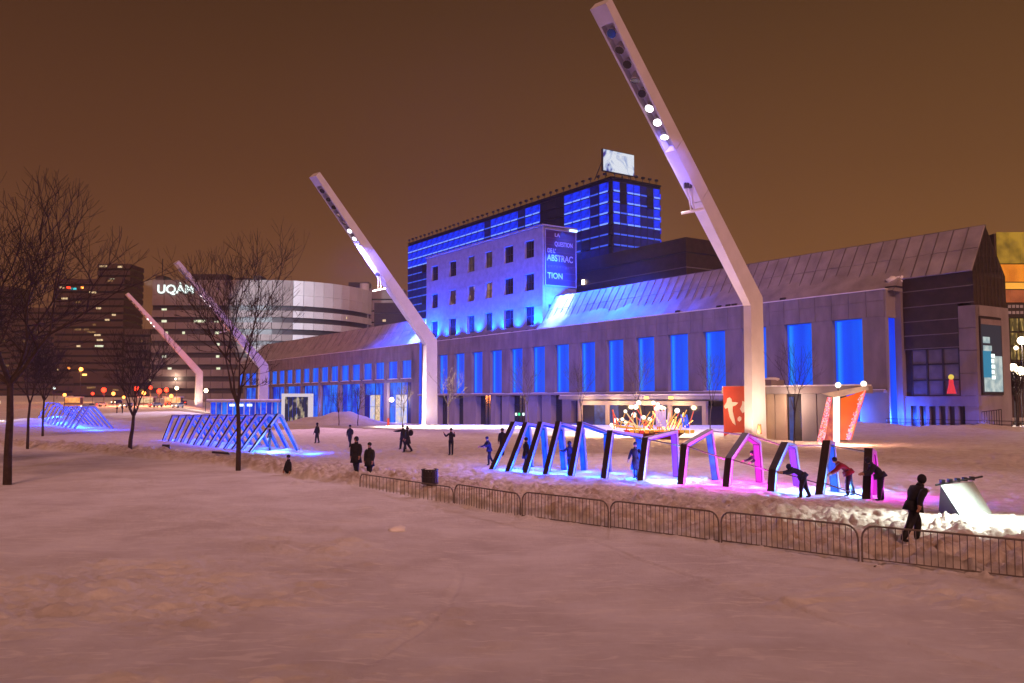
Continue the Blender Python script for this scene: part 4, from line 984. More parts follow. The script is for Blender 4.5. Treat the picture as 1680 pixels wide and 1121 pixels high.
# ------------------------------------------------------------------ round campus building
UY = 430.0
ux0 = -(840-246)/F*UY
uqa = thing('campus_building', (ux0, UY, 0), 0, 'large campus building with dark window bands, rounded floodlit corner and a lit name sign', 'building')
def arc(t):                                         # plan outline: straight front, then the rounded corner
    xs_ = ux0; xe = -(840-432)/F*UY; fl = (xe-ux0)/((xe-ux0)+78)
    if t < fl: return Vector((ux0+(xe-ux0)*t/fl, UY, 0))
    a = (t-fl)/(1-fl)*radians(80); return Vector((xe+47*sin(a), UY+58*(1-cos(a)), 0))
UT = 64.5; nseg = 22
lv = [64.5, 51.6, 49.0, 45.6, 42.9, 39.6, 36.8, 33.6, 31.0, 27.6, 25.0, 21.6, 19.0, 15.6, 13, 9.6, 7, 2]
pts_ = [arc(i/nseg) for i in range(nseg+1)]
O = Vector((ux0, UY, 0))
def useg(nm, m, a, b, z0, z1, out, gap=.12):
    d = (b-a).normalized(); n = Vector((d.y, -d.x, 0)); a2 = a+d*gap-O; b2 = b-d*gap-O
    P = [a2+n*out, b2+n*out, b2-n*3, a2-n*3]
    MB().hexa([(p.x, p.y, z0) for p in P]+[(p.x, p.y, z1) for p in P]).build(nm, m, uqa)
for i in range(nseg):
    m = UQW if i < 12 else UQC
    for j in range(0, len(lv)-1, 2):
        if j == 0:
            useg('facade_panel', m, pts_[i], pts_[i+1], 57.05, 64.5, 0); useg('facade_panel', m, pts_[i], pts_[i+1], lv[1], 56.95, 0)
        else: useg('facade_panel', m, pts_[i], pts_[i+1], lv[j+1]+.02, lv[j], 0)
b = MB()
for i in range(nseg):
    a, c = pts_[i]-O, pts_[i+1]-O; d = (c-a).normalized(); n = Vector((d.y, -d.x, 0))
    P = [a-n*1.2, c-n*1.2, c-n*14, a-n*14]; b.hexa([(p.x, p.y, 0) for p in P]+[(p.x, p.y, UT-.6) for p in P])
b.build('window_band_core', mat('campus_window_band', (.05, .045, .05), .4), uqa)
MB().box(0, 66, 12, 60, 0, UT-.7).build('rear_block', UQW, uqa)
def ulit(x, y, wpx=6, hpx=3.4, m=None):
    p = AY(x, y, UY-.0); MB().box(p.x-O.x-wpx*.154, p.x-O.x+wpx*.154, -.2+1.0, 1.15, p.z-hpx*.154, p.z+hpx*.154).build('lit_window', m or WARM, uqa)
PALEY = emit('pale_yellow_window', (.75, .85, .45), 1, (1, 1, .8), 1)
for x, y, w_ in ((268,508,8),(268,527,8),(271,546,6),(326,527,18),(355,528,8),(355,546,6),(356,565,6),(268,585,6),(356,585,5),(277,605,6),(357,605,6),(300,546,4)): ulit(x, y, w_, 4, PALEY)
for x in (524, 560):
    t_ = 12+ (x-432)/178*10; k_ = int(min(21, t_)); a, c = pts_[k_]-O, pts_[k_+1]-O; mid = (a+c)/2; z_ = 47.4 if x in (443, 524) else 41.2
    MB().box(mid.x-.6, mid.x+.6, mid.y-.3+.6, mid.y+.9, z_-.7, z_+.5).build('lit_window', WARM if x != 495 else PALEY, uqa)
s0 = AY(258, 481, UY); s1 = AY(318, 481, UY)
put_text('UQ\u00c0M', 'sign_letters', SIGNW, uqa, 6.1, (s0.x-O.x, -.5, s0.z-.1), (pi/2, 0, 0), w=s1.x-s0.x, bold=.10, ext=.15)
for x0_, x1_, h_, yy in ((255, 268, 3.5, 8), (310, 372, 4.5, 10), (385, 410, 2.5, 10), (470, 500, 1.5, 14), (415, 428, 3.5, 9)):
    a = AY(x0_, 458, UY+yy); c = AY(x1_, 458, UY+yy); MB().box(a.x-O.x, c.x-O.x, yy, yy+10, UT-.7, UT+h_).build('roof_plant', BRICKD, uqa)
a = AY(267, 425, UY+12); MB().tube((a.x-O.x, 12, UT), (a.x-O.x, 12, a.z), .25).build('antenna', DARKF, uqa)
# stair tower and right wing
wing = thing('campus_wing', (-76, 478, 0), 0, 'brown wing with a pale round stair tower right of the round campus building', 'building')
def wpx(x, y, Y): p = AY(x, y, Y); return p.x+76, p.z
a = wpx(598, 463, 476); MB().tube((a[0], -2, 0), (a[0], -2, a[1]-1), 2.6, 2.6, 14).build('stair_tower', UQC, wing)
xa, za_ = wpx(570, 471, 474); xb, zb_ = wpx(604, 462, 474); MB().box(xa, xb, -1, 8, za_, zb_).build('roof_plant', DARKG, wing)
xa, zt_ = wpx(605, 474, 478); xb, _ = wpx(662, 474, 478)
for j in range(7): MB().box(xa, xb, 0, 14, zt_-6.5*j-5.6, zt_-6.5*j).build('storey', UQW, wing); MB().box(xa, xb-.2, .6, 13, zt_-6.5*j-6.5, zt_-6.5*j-5.62).build('window_band', DARKW, wing)
dk2 = thing('dark_low_block', (-60, 400, 0), 0, 'dark office block peeping over the museum roof left of the blue tower', 'building')
xa = AY(614, 497, 400); xb = AY(690, 492, 400)
for j in range(6): MB().box(xa.x+60, xb.x+60, 0, 20, xa.z-5*j-4.8, xa.z-5*j).build('storey', DARKG, dk2); MB().box(xa.x+60, xb.x+60, -.25, 0, xa.z-5*j-4.95, xa.z-5*j-4.7).build('floor_line', BAND, dk2)
p = AY(630, 526, 399); MB().box(p.x+60-.7, p.x+60+.7, -.8, -.3, p.z-.5, p.z+.5).build('lit_window', WARM, dk2)

# far towers at the left
def farblock(x0, x1, ytop, Y, label, litpx, m=BRICKD, step=5.2):
    a = AY(x0, ytop, Y); c = AY(x1, ytop, Y); W_ = c.x-a.x
    o = thing('tower_block', (a.x, Y, 0), 0, label, 'building', 'far buildings beyond the street')
    z = a.z; j = 0
    while z > 4:
        MB().box(0, W_, 0, 25, z-step+1.6, z).build('storey', m, o); MB().box(.3, W_-.3, .5, 24, z-step, z-step+1.58).build('window_band', DARKW, o); z -= step; j += 1
        if j > 26: break
    for x, y, w_, mm in litpx:
        p = AY(x, y, Y); k_ = Y/F; MB().box(p.x-a.x-w_*k_/2, p.x-a.x+w_*k_/2, -.4, -.05, p.z-1.5*k_, p.z+1.5*k_).build('lit_window', mm, o)
    return o
FARM = mat('far_concrete_dark', (.075, .05, .045), .9, .15, .1)
Wn = WARM
farblock(92, 204, 458, 620, 'wide dark tower block with scattered lit windows behind the bare trees', [(102,472,7,Wn),(113,472,6,REDL),(121,474,9,TURQ),(135,472,5,ORL),(152,480,12,Wn),(106,490,10,Wn),(128,496,8,WARMD),(162,506,8,Wn),(176,525,7,Wn),(187,517,6,Wn),(150,545,14,WARMD),(160,550,10,Wn),(164,558,10,Wn),(163,568,14,PALEY),(128,541,10,WARMD),(142,541,8,WARMD),(129,568,6,Wn),(155,533,5,WARMD),(181,458+3,8,WARMD)], FARM)
farblock(160, 214, 433, 660, 'taller dark tower with a few lit top windows behind the wide block', [(170,437,12,Wn),(197,438,8,Wn),(184,459,8,PALEY),(184,466,8,Wn),(186,477,7,Wn)], FARM)
farblock(20, 96, 505, 700, 'dim dark block behind the tallest bare tree', [(40,560,6,WARMD),(70,585,6,WARMD),(60,545,5,WARMD)], FARM)
farblock(205, 246, 540, 560, 'narrow dark block left of the round campus building', [(232,560,5,WARMD)], FARM)
farblock(-120, 22, 470, 720, 'long dark block at the left edge of the view', [(5,560,6,WARMD),(12,600,6,WARMD)], FARM)
farblock(120, 330, 612, 470, 'low dark street front with small signs behind the traffic lights', [(139,606+9,7,YEL),(230,640,14,WARMD),(275,606+9,20,TDASH2),(250,618+6,10,WARM),(190,640,9,WARMD),(150,636,14,WARMD)], FARM, 7)

# ------------------------------------------------------------------ street at the left: lamps, signals, cars
def street_lamp(x, y, Y, m, label, e=0, c=(1,.4,.1), r=.75):
    p = AY(x, y, Y); z0 = H(p.x, Y); o = thing('street_lamp', (p.x, Y, z0), 0, label, 'street lamp', 'street lamps on the far road')
    MB().tube((0, 0, 0), (0, 0, p.z-z0), .12, .09, 6).build('pole', DARKF, o); MB().ball((0, 0, p.z-z0), r, 10, 7).build('lamp_globe', m, o, smooth=True)
    if e: lamp('POINT', (p.x, Y-2, p.z+.2), None, e, c, .6, name='street_lamp_light')
street_lamp(133, 606, 330, ORL, 'orange street lamp left of the smaller bare tree', 9000)
street_lamp(113, 604, 400, ORL, 'small orange street lamp above the farthest arches', 0, r=.55)
street_lamp(106, 648, 260, ORL, 'low orange street lamp right above the farthest arches', 0, r=.5)
street_lamp(338, 641, 250, WARML, 'white street lamp beside the farthest mast', 2500, (1, .9, .75), r=.6)
street_lamp(95, 607, 420, WARM, 'faint warm street lamp at the far left', 0, r=.5)
street_lamp(288, 622, 430, WARML, 'pale street lamp above the row of red lights', 2500, (1, .7, .5), r=.5)
street_lamp(-4, 660, 150, WARML, 'white lamp at the left edge behind the tallest bare tree', 1500, (1, .9, .8), r=.4)
street_lamp(89, 637, 280, SIGNW, 'greenish white lamp between two bare trees', 0, r=.4)
sigs = [(171, 640, 'left one'), (225, 638, 'middle one'), (262, 642, 'right one')]
for x, y, d_ in sigs:
    p = AY(x, y, 280); z0 = H(p.x, 280); o = thing('traffic_light', (p.x, 280, z0), 0, 'traffic signal showing red over the far crossing, '+d_+' of three', 'traffic light', 'traffic signals at the far crossing')
    MB().tube((0, 0, 0), (0, 0, p.z-z0+.6), .1).build('pole', DARKF, o); MB().box(-.35, .35, -.3, .1, p.z-z0-1.6, p.z-z0+.75).build('housing', DARKF, o)
    MB().ball((0, -.3, p.z-z0), .8, 10, 7).build('red_lens', REDL, o, smooth=True); lamp('POINT', (p.x, 277, p.z), None, 3500, (1, .08, .02), .6, name='signal_light')
def car(p, rz, paint, label, tail=True):
    o = thing('parked_car', p, rz, label, 'car', 'cars on the far street')
    b = MB(); b.prism([(-2.2, .35), (2.2, .35), (2.25, .8), (1.4, 1.0), (.75, 1.42), (-1.2, 1.45), (-1.9, 1.0), (-2.25, .95)], 'y', -.85, .85); b.build('body', paint, o)
    b = MB(); b.prism([(1.2, 1.0), (.72, 1.36), (-1.15, 1.38), (-1.7, 1.02)], 'y', -.88, .88); b.build('side_windows', DARKW, o)
    for x in (-1.35, 1.35):
        for y in (-.8, .8): MB().tube((x, y-.1, .33), (x, y+.1, .33), .33, .33, 12).build('wheel', RUBBER, o)
    for y in (-.62, .62):
        MB().box(-2.34, -2.24, y-.2, y+.2, .68, .9).build('tail_light', REDL, o); MB().box(2.24, 2.33, y-.18, y+.18, .6, .78).build('headlight', WARML, o)
    return o
cd = ['behind the smaller bare tree\'s trunk', 'farthest left on the road', 'under the left red signal', 'between the left and middle signals', 'under the right red signal', 'right of the red signals', 'left of the farthest mast', 'nearest the farthest mast', 'just above the solid blue arches']
for i, (x, Y, k_) in enumerate([(208, 250, 0), (128, 300, 1), (165, 262, 1), (192, 300, 0), (256, 255, 1), (276, 270, 1), (292, 250, 0), (302, 300, 1), (145, 240, 0)]):
    p = AY(x, 650, Y); car((p.x, Y, H(p.x, Y)), radians(90+random.uniform(-25, 25)) if k_ else radians(-95), CARP if i % 2 else CARW, ('dark' if i % 2 else 'silver')+' car on the far street, '+cd[i])
for i, (x, y, c_, rr, d_) in enumerate(((186, 646, ORL, .5, 'just right of the left red signal'), (236, 645, ORL, .55, 'right of the middle red signal'), (247, 636, REDL, .45, 'between the middle and right signals'), (273, 640, REDL, .6, 'just right of the right red signal'), (281, 650, ORL, .5, 'low among the red lights'), (152, 646, REDL, .4, 'left of the left red signal'), (203, 652, ORL, .4, 'low behind the smaller bare tree'), (290, 637, WARML, .5, 'at the right end of the red lights'))):
    p = AY(x, y, 270); z0 = H(p.x, 270); o = thing('added_glow_lamp', (p.x, 270, z0), 0, {'orange_lamp': 'orange', 'red_light': 'red', 'warm_lamp': 'white'}[c_.name]+' added glow lamp on a thin post, '+d_, 'added lamp', 'added glow lamps on the far street')  # round lamps added to stand in for the blurred red and orange street glow
    MB().tube((0, 0, -.5), (0, 0, p.z-z0), .07).build('post', DARKF, o); MB().ball((0, 0, p.z-z0), rr*1.15, 10, 7).build('glow_globe', c_, o, smooth=True)
    if i in (1, 3, 4, 6): lamp('POINT', (p.x, 267, p.z), None, 5000, (1, .24, .05), .5, name='added_glow_light')
# awnings and booths glowing orange on the street
for x, y0_, wpx_, m, lb in ((240, 652, 22, WARM, 'small lit street booth below the middle red signal'), (283, 650, 26, emit('booth_orange', (1, .22, .05), 1.5, (1, .6, .3), .6), 'orange lit booth with a pale roof near the right red signal'), (118, 655, 26, emit('booth_amber', (.7, .22, .05), 1.2, (1, .5, .15), .5), 'amber lit kiosk front at the far left of the road')):
    p = AY(x, y0_, 290); z0 = H(p.x, 290); k_ = 290/F; o = thing('street_booth', (p.x, 290, z0), 0, lb, 'booth', 'lit booths on the far street'); W_ = wpx_*k_/2
    for q in range(5): MB().box(-W_+q*W_*.4+.05, -W_+(q+1)*W_*.4-.05, 0, .2, .6, 2.4).build('lit_panel', m, o)
    MB().box(-W_-.3, W_+.3, -1, 2.5, 2.45, 2.7).build('roof', SNOWCAP, o); MB().box(-W_, W_, .25, 2.2, 0, 2.4).build('wall', CONCD, o)

# low glass pavilion and white lit entrance far left of the museum
def W_at(x, y, Y): p = AY(x, y, Y); return p
gp = thing('glass_pavilion', (AY(345, 690, 215).x, 215, -2), 0, 'low blue lit glass pavilion with snowy flat roof behind the middle arches', 'pavilion')
xa = AY(345, 655, 215); xb = AY(455, 655, 215); W_ = xb.x-xa.x; zt_ = AY(400, 657, 215).z+2
for q in range(12): MB().box(W_*q/12+.12, W_*(q+1)/12-.12, 0, .15, 0, zt_-.5).build('glass_panel', BLUEW2 if q % 3 else LEDB1, gp)
for q in range(13): MB().box(W_*q/12-.1, W_*q/12+.1, -.1, .2, 0, zt_-.5).build('mullion', WHITEM, gp)
MB().box(-.8, W_+.8, -1.2, 8, zt_-.48, zt_).build('roof', CONC2, gp); MB().box(-.7, W_+.7, -1.1, 7.9, zt_+.003, zt_+.3).build('snow_cover', SNOWCAP, gp)
for q in range(3):
    MB().box(W_*(.3+.13*q), W_*(.3+.13*q)+1.2, -1.0, -.7, zt_-1.5, zt_-.9).build('lit_sign', SIGNW, gp)
en = thing('lit_entrance', (AY(462, 690, 190).x, 190, -2), 0, 'white framed lit entrance box with people sized posters left of the storefronts', 'entrance')
xa = AY(462, 650, 190); xb = AY(511, 650, 190); W_ = xb.x-xa.x; zt_ = AY(480, 646, 190).z+2
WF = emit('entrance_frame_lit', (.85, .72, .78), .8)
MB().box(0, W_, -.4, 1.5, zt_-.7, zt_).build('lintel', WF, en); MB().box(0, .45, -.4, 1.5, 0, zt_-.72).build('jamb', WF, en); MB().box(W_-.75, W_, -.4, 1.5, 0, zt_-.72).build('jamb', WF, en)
for q in range(6): MB().box(.5+(W_-1.3)*q/6, .5+(W_-1.3)*(q+1)/6-.08, .6, .7, 0, zt_-.75).build('glass_panel', emit('entrance_glass', (.01, .012, .02), 1, (.62, .5, .28), 1.1, (1, 1, .5), lo=.55, hi=.75) if q == 0 else bpy.data.materials['entrance_glass'], en)
for (x, y, Y) in ((600, 690, 225), (617, 688, 225)):
    pass
# warm lamp at the storefront
xx, zz = FP(644, 656, -.3); 
wl = fr('wall_lamp', xx, -.3, zz, label='bright pinkish white lamp on the blue storefront left of the second mast', cat='lamp')
MB().ball((0, -.3, 0), .75, 12, 8).build('globe', emit('pinkish_lamp', (1, .75, .85), 5), wl, smooth=True); MB().box(-.15, .15, -.2, .3, -.15, .15).build('bracket', DARKF, wl)
pw = WL(xx, -2.2, zz); lamp('POINT', pw, None, 2600, (1, .75, .8), .6, name='storefront_light')
# small green white lights inside the ground floor
for k, (x, m) in enumerate(((841, SIGNW), (847, SIGNW), (852, emit('exit_green', (.05, .9, .35), 1.2)), (859, SIGNW))):
    xx, zz = FP(x, 680, 1.3); MB().box(xx-.35, xx+.35, 1.2, 1.3, zz-.3, zz+.35).build('interior_light', m, mus)

# ------------------------------------------------------------------ right edge background
tb = thing('theatre_building', (AY(1640, 500, 235).x, 235, 0), 0, 'glass theatre glowing orange and yellow at the right edge of the view', 'building')
X0_ = AY(1640, 500, 235).x; k_ = 235/F
OY = emit('olive_yellow_glass', (.16, .085, .01), 1, (.42, .22, .02), .25); OO = emit('orange_glass', (.65, .16, .01), 1, (1, .30, .02), .2, (1, 1, .6)); ORR = emit('dim_red_glass', (.28, .06, .02), 1, (.45, .10, .03), .3)
GW = emit('gold_window_glass', (.07, .045, .01), 1, (.65, .42, .12), .8, (1.4, 1, .4), lo=.5, hi=.7)
for (ya, yb, m) in ((381, 432, OY), (434, 462, OO), (464, 474, emit('amber_line', (1, .42, .05), 1)), (476, 496, ORR)):
    z1 = AY(1660, ya, 235).z; z0 = AY(1660, yb, 235).z
    for q in range(8): MB().box(q*3.2+.06, q*3.2+3.14, 0, .5, z0, z1).build('glass_panel', m, tb)
z1 = AY(1660, 498, 235).z; z0 = AY(1660, 521, 235).z; MB().box(-.2, 26, -.5, .5, z0, z1).build('sign_band', DARKG, tb)
for q in range(10):
    for r_ in (0, 1): MB().box(2+q*1.1, 2.75+q*1.1, -.65, -.51, z1-1.3-r_*1.7, z1-.5-r_*1.7).build('sign_lettering', mat('sign_lettering_grey', (.4, .4, .45)) if q+r_ == 0 else bpy.data.materials['sign_lettering_grey'], tb)
for j in range(4):
    for q in range(10): zz = z0-4*j; MB().box(q*2.6+.2, q*2.6+2.3, 0, .3, zz-3.7, zz-.3).build('window_panel', GW if j < 3 else DARKW, tb)
MB().box(-.5, 27, .55, 20, -1, AY(1660, 381, 235).z-.3).build('wall', BRICKD, tb)
for (x, y, r_) in ((1669, 559, .85), (1676, 575, .8), (1663, 604, .9), (1672, 610, .9), (1651, 580, .5), (1666, 572, .5)):
    Y = 150; p = AY(x, y, Y); z0 = H(p.x, Y); 
for (x, y, Y, r_, lb, e) in ((1676, 559, 150, .7, 'highest white street lamp at the right edge', 8000), (1662, 603, 135, .62, 'left one of two low white lamps at the right edge', 6000), (1674, 609, 135, .7, 'right one of two low white lamps at the right edge', 6000), (1667, 571, 190, .45, 'small white lamp before the gold theatre windows', 0), (1652, 579, 190, .4, 'smallest white lamp just right of the museum end', 0)):
    p = AY(x, y, Y); z0 = H(p.x, Y); o = thing('street_lamp', (p.x, Y, z0), 0, lb, 'street lamp', 'street lamps at the right edge')
    MB().tube((0, 0, -1), (0, 0, p.z-z0), .09, .07, 6).build('pole', DARKF, o); MB().ball((0, 0, p.z-z0), r_, 10, 7).build('lamp_globe', WARML, o, smooth=True)
    if e: lamp('POINT', (p.x, Y-1, p.z-.2), None, e, (1, .85, .65), .6, name='street_lamp_light')

# ------------------------------------------------------------------ bare trees
def tree(px, py, ytop, spread_px, seed, label, levels=6, fork=.30, group='bare winter trees in the square', r0=None, lean=0, twig=1.0, thin=1.0, Yf=None, dens=1.0):
    q = G(px, py) if Yf is None else AY(px, py, Yf); Y = q.y; rng = random.Random(seed)
    z0 = H(q.x, q.y); Ht = AY(px, ytop, Y).z-z0; Rr = spread_px*Y/F
    o = thing('bare_tree', (q.x, q.y, z0-.1), 0, label, 'tree', group)
    tk = MB(); cb = MB(); rad = (r0 or Ht*.0115)*thin
    def grow(p, d, L, r, lvl):
        n = 3 if lvl < 3 else 2; segL = L/n; pp = p
        for k in range(n):
            d = (d+Vector((rng.uniform(-1, 1), rng.uniform(-1, 1), rng.uniform(-.3, .7)))*(.10+.03*lvl)).normalized()
            p2 = pp+d*segL; ra = r*(1-.32*k/n); rb = r*(1-.32*(k+1)/n)
            mn_ = .0125*max(Y, 30)/40*twig; ra = max(ra, mn_); rb = max(rb, mn_*.8)
            (tk if lvl == 0 else cb).tube(pp, p2, ra, rb, 7 if lvl == 0 else (5 if lvl < 3 else 3), cap=False)
            if lvl > 0 and lvl < levels and rng.random() < .62*dens:
                a = rng.uniform(0, 2*pi); side = Vector((cos(a), sin(a), 0)); side = (side-d*side.dot(d)).normalized()
                grow(p2, (d*.62+side*.78+Vector((0, 0, .16))).normalized(), L*rng.uniform(.5, .75), rb*.62, lvl+1 if lvl+1 >= 2 else 2)
            pp = p2
        if lvl < levels:
            nb = 2 if rng.random() < .8 else 3
            if lvl == 0: nb = 4
            a0 = rng.uniform(0, 2*pi)
            for k in range(nb):
                a = a0+2*pi*k/nb+rng.uniform(-.4, .4); side = Vector((cos(a), sin(a), 0)); tl = rng.uniform(.32, .58) if lvl else rng.uniform(.35, .62)*min(1.3, Rr/Ht*2.4)
                dd = (d*(1-tl*.45)+side*tl+Vector((0, 0, .10))).normalized()
                grow(pp, dd, L*rng.uniform(.68, .88) if lvl else (Ht*(1-fork))*rng.uniform(.30, .40), r*.68*rng.uniform(.85, 1.1) if lvl else r*.66, lvl+1)
    grow(Vector((0, 0, 0)), Vector((lean, 0, 1)).normalized(), Ht*fork, rad, 0)
    # leader
    tot = cb
    zmax = max(v[2] for v in cb.v); kx = (Ht+.1)/zmax; xm = max(abs(v[0]) for v in cb.v)
    kr = min(1.9, max(.6, Rr/xm))
    f = Ht*fork*.98
    cb.v = [(v[0]*(1+(kr-1)*min(1, max(0, (v[2]-f)/(.15*Ht)))), v[1]*(1+(kr-1)*min(1, max(0, (v[2]-f)/(.15*Ht)))), v[2] if v[2] < f else f+(v[2]-f)*(Ht+.1-f)/(zmax-f)) for v in cb.v]
    mn = .0095*Y/40*twig
    tk.build('trunk', BARK, o); cb.build('crown', BARK, o)
    return o
tree(12, 796, 236, 300, 3, 'tallest bare tree at the left edge with wide spreading branches', 6, .30, r0=.21, lean=.03, thin=.95)
tree(391, 773, 362, 100, 11, 'bare tree in front of the middle blue arches', 6, .27, r0=.15, dens=.62)
tree(213, 745, 530, 72, 5, 'smaller bare tree between the farthest and middle arches', 6, .27, r0=.16, dens=.62, twig=.8)
tree(45, 738, 520, 60, 8, 'bare tree just right of the tallest tree', 5, .35, r0=.12, twig=.9)
tree(70, 716, 545, 55, 9, 'bare tree at the left end of the solid blue arches', 5, .35, r0=.13, twig=.9)
tree(-70, 770, 380, 150, 13, 'bare tree outside the left edge whose twigs reach in', 6, .3, r0=.18)
g2 = 'young bare trees in front of the museum'
for i, (x, y, yt, sp_, lb) in enumerate([(735, 699, 600, 30, 'right of the second mast'), (868, 700, 585, 32, 'before the dark ground floor windows'), (955, 702, 590, 26, 'at the left end of the restaurant'), (1045, 704, 575, 32, 'behind the glowing sculpture'), (1165, 706, 570, 36, 'left of the red panel'), (1303, 735, 555, 40, 'before the dark kiosk window'), (587, 699, 628, 18, 'left of the blue storefront'), (660, 699, 628, 18, 'before the storefront lamp'), (556, 698, 632, 16, 'left of the storefronts, near the snow mound')]):
    tree(x, y, yt, sp_*1.15, 30+i, 'thin young bare tree '+lb, 4, .32, g2, r0=.10 if x < 1250 else .07, thin=.8, dens=.55, twig=.42)
tree(1668, 662, 600, 22, 50, 'small bare tree under the white lamps at the right edge', 5, .4, r0=.22, Yf=128)

# ------------------------------------------------------------------ people
def person(px, py, face, label, hgt=1.75, lean=0, legs=((12, 5), (-14, 20)), arms=((12, 15, 10), (-12, 20, 10)), coat=BLACKC, trous=BLACKC, hat=None, hood=False, longcoat=0.0, pack=None, z=0.0, head=(0, 0), group='people in the snowy square', rollk=0, Yf=None, sit=False, hatm=None, wide=1.0):
    """face: heading in degrees (0 = towards +x, 90 = away from the camera); legs: (hip forward, knee bend); arms: (forward, outward, elbow)"""
    q = G(px, py) if Yf is None else AY(px, py, Yf)
    V = {}; P = []; E_ = []; Rd = []
    def add(n, p, r, par=None):
        V[n] = len(P); P.append(Vector(p)); Rd.append(r)
        if par is not None: E_.append((V[par], V[n]))
    lr = radians(lean)
    def up(x, y, z_):                               # upper body point (x forward, y left, z above pelvis) leaned forward
        return Vector((x*cos(lr)+z_*sin(lr), y, .93+z_*cos(lr)-x*sin(lr)))
    T = 1.24*wide                                   # winter clothing
    add('pel', (0, 0, .93), .135*T); add('waist', up(.0, 0, .16), .135*T, 'pel'); add('chest', up(.01, 0, .36), .155*T, 'waist')
    add('neckb', up(0, 0, .51), .085, 'chest'); add('neck', up(.01, 0, .575), .055, 'neckb')
    hd = radians(head[0])
    hc = up(.015, 0, .60); hv = Vector((sin(lr*.7+hd), 0, cos(lr*.7+hd)))
    add('head', hc+hv*.07+Vector((.005, 0, 0)), .088, 'neck'); add('crown', hc+hv*.155, .082, 'head')
    fwd = Vector((hv.z, 0, -hv.x))
    add('nose', hc+hv*.085+fwd*.108, .014, 'head')
    for s, (fw, out, el) in zip((1, -1), arms):
        n = 'L' if s > 0 else 'R'
        sh = up(0, .185*s*wide, .45); add('sh'+n, sh, .075*T, 'chest')
        a, o_, e_ = radians(fw)+0*lr, radians(out), radians(el)
        d = Vector((sin(a)*cos(o_), sin(o_)*s, -cos(a)*cos(o_)))
        el_ = sh+d*.28; add('el'+n, el_, .062*T, 'sh'+n)
        a2 = a+e_; d2 = Vector((sin(a2)*cos(o_*.5), sin(o_*.5)*s, -cos(a2)*cos(o_*.5)))
        wr = el_+d2*.25; add('wr'+n, wr, .045*T, 'el'+n)
        hp = wr+d2*.06; add('pa'+n, hp, .036, 'wr'+n)
        sx_ = d2.cross(Vector((0, 1, 0))).normalized()
        for k, (off, ln) in enumerate(((-.030, .075), (-.010, .085), (.010, .080), (.030, .062))):
            b0 = hp+Vector((0, 1, 0))*0+sx_*off+d2*.03; tp = b0+(d2*.85+Vector((0, -s*.35, 0))).normalized()*ln
            add('f%s%d' % (n, k), b0+d2*.02, .011, 'pa'+n); add('g%s%d' % (n, k), tp, .009, 'f%s%d' % (n, k))
        add('t'+n, wr+d2*.045+sx_*.045, .012, 'pa'+n); add('u'+n, wr+d2*.085+sx_*.062, .010, 't'+n)
    for s, (hp_, kn) in zip((1, -1), legs):
        n = 'L' if s > 0 else 'R'; a = radians(hp_); b_ = a-radians(kn)
        h0 = Vector((0, .095*s, .88)); add('hip'+n, h0, .095*T, 'pel')
        k0 = h0+Vector((sin(a), .02*s, -cos(a)))*.42; add('kn'+n, k0, .072*T, 'hip'+n)
        a0 = k0+Vector((sin(b_), 0, -cos(b_)))*.41; add('an'+n, a0, .055*T, 'kn'+n)
        add('he'+n, a0+Vector((-.02, 0, -.045)), .045, 'an'+n); add('to'+n, a0+Vector((.15, .02*s, -.055)), .036, 'he'+n)
    k = hgt/1.75
    P = [p*k for p in P]; Rd = [r*k for r in Rd]
    zmin = min(P[V['heL']].z, P[V['heR']].z, P[V['toL']].z, P[V['toR']].z)-.036*k
    P = [Vector((p.x, p.y, p.z-zmin)) for p in P]
    me = bpy.data.meshes.new('body'); me.from_pydata([tuple(p) for p in P], E_, [])
    ob = bpy.data.objects.new('body_tmp', me); col.objects.link(ob)
    sk = ob.modifiers.new('s', 'SKIN'); sk.use_smooth_shade = True; sk.branch_smoothing = .4
    for i, r in enumerate(Rd):
        v = me.skin_vertices[0].data[i]; v.radius = (r, r); v.use_root = (i == 0)
    for n_ in ('waist', 'chest', 'pel'):
        r = Rd[V[n_]]; me.skin_vertices[0].data[V[n_]].radius = (r*1.22, r*.9) 
    sb = ob.modifiers.new('d', 'SUBSURF'); sb.levels = 1; sb.render_levels = 1
    dg = bpy.context.evaluated_depsgraph_get(); dg.update()
    m2_ = bpy.data.meshes.new_from_object(ob.evaluated_get(dg)); m2_.name = 'body'; bpy.data.objects.remove(ob)
    m2_.materials.clear()
    for m_ in (coat, trous, SKIN, BOOT): m2_.materials.append(m_)
    grp = {}
    def gm(n_):
        if n_[:2] in ('pa', 'he') and n_ not in ('head', 'heL', 'heR'): return 2
        if n_ in ('head', 'crown', 'nose', 'neck') or n_[0] in 'fgu' or n_ in ('tL', 'tR'): return 2
        if n_[:2] in ('he', 'to') or n_[:2] == 'an': return 3
        if n_[:2] in ('kn', 'hi'): return 1
        return 0
    names = list(V); segs = [(P[a], P[b], gm(names[b]) if gm(names[b]) != 2 or names[b] in ('head', 'crown', 'nose') or names[b][0] in 'fgu' or names[b] in ('paL', 'paR', 'tL', 'tR') else 0) for a, b in E_]
    S0 = np.array([s_[0] for s_ in segs]); S1_ = np.array([s_[1] for s_ in segs]); M_ = np.array([s_[2] for s_ in segs])
    C_ = np.empty(len(m2_.polygons)*3); m2_.polygons.foreach_get('center', C_); C_ = C_.reshape(-1, 3)
    D = S1_-S0; tt = np.clip(np.einsum('ijk,jk->ij', C_[:, None]-S0[None], D)/np.maximum(1e-9, (D*D).sum(1)), 0, 1)
    dist = np.linalg.norm(C_[:, None]-(S0[None]+tt[..., None]*D[None]), axis=2)
    m2_.polygons.foreach_set('material_index', M_[dist.argmin(1)].astype(np.int32)); m2_.polygons.foreach_set('use_smooth', [True]*len(m2_.polygons))
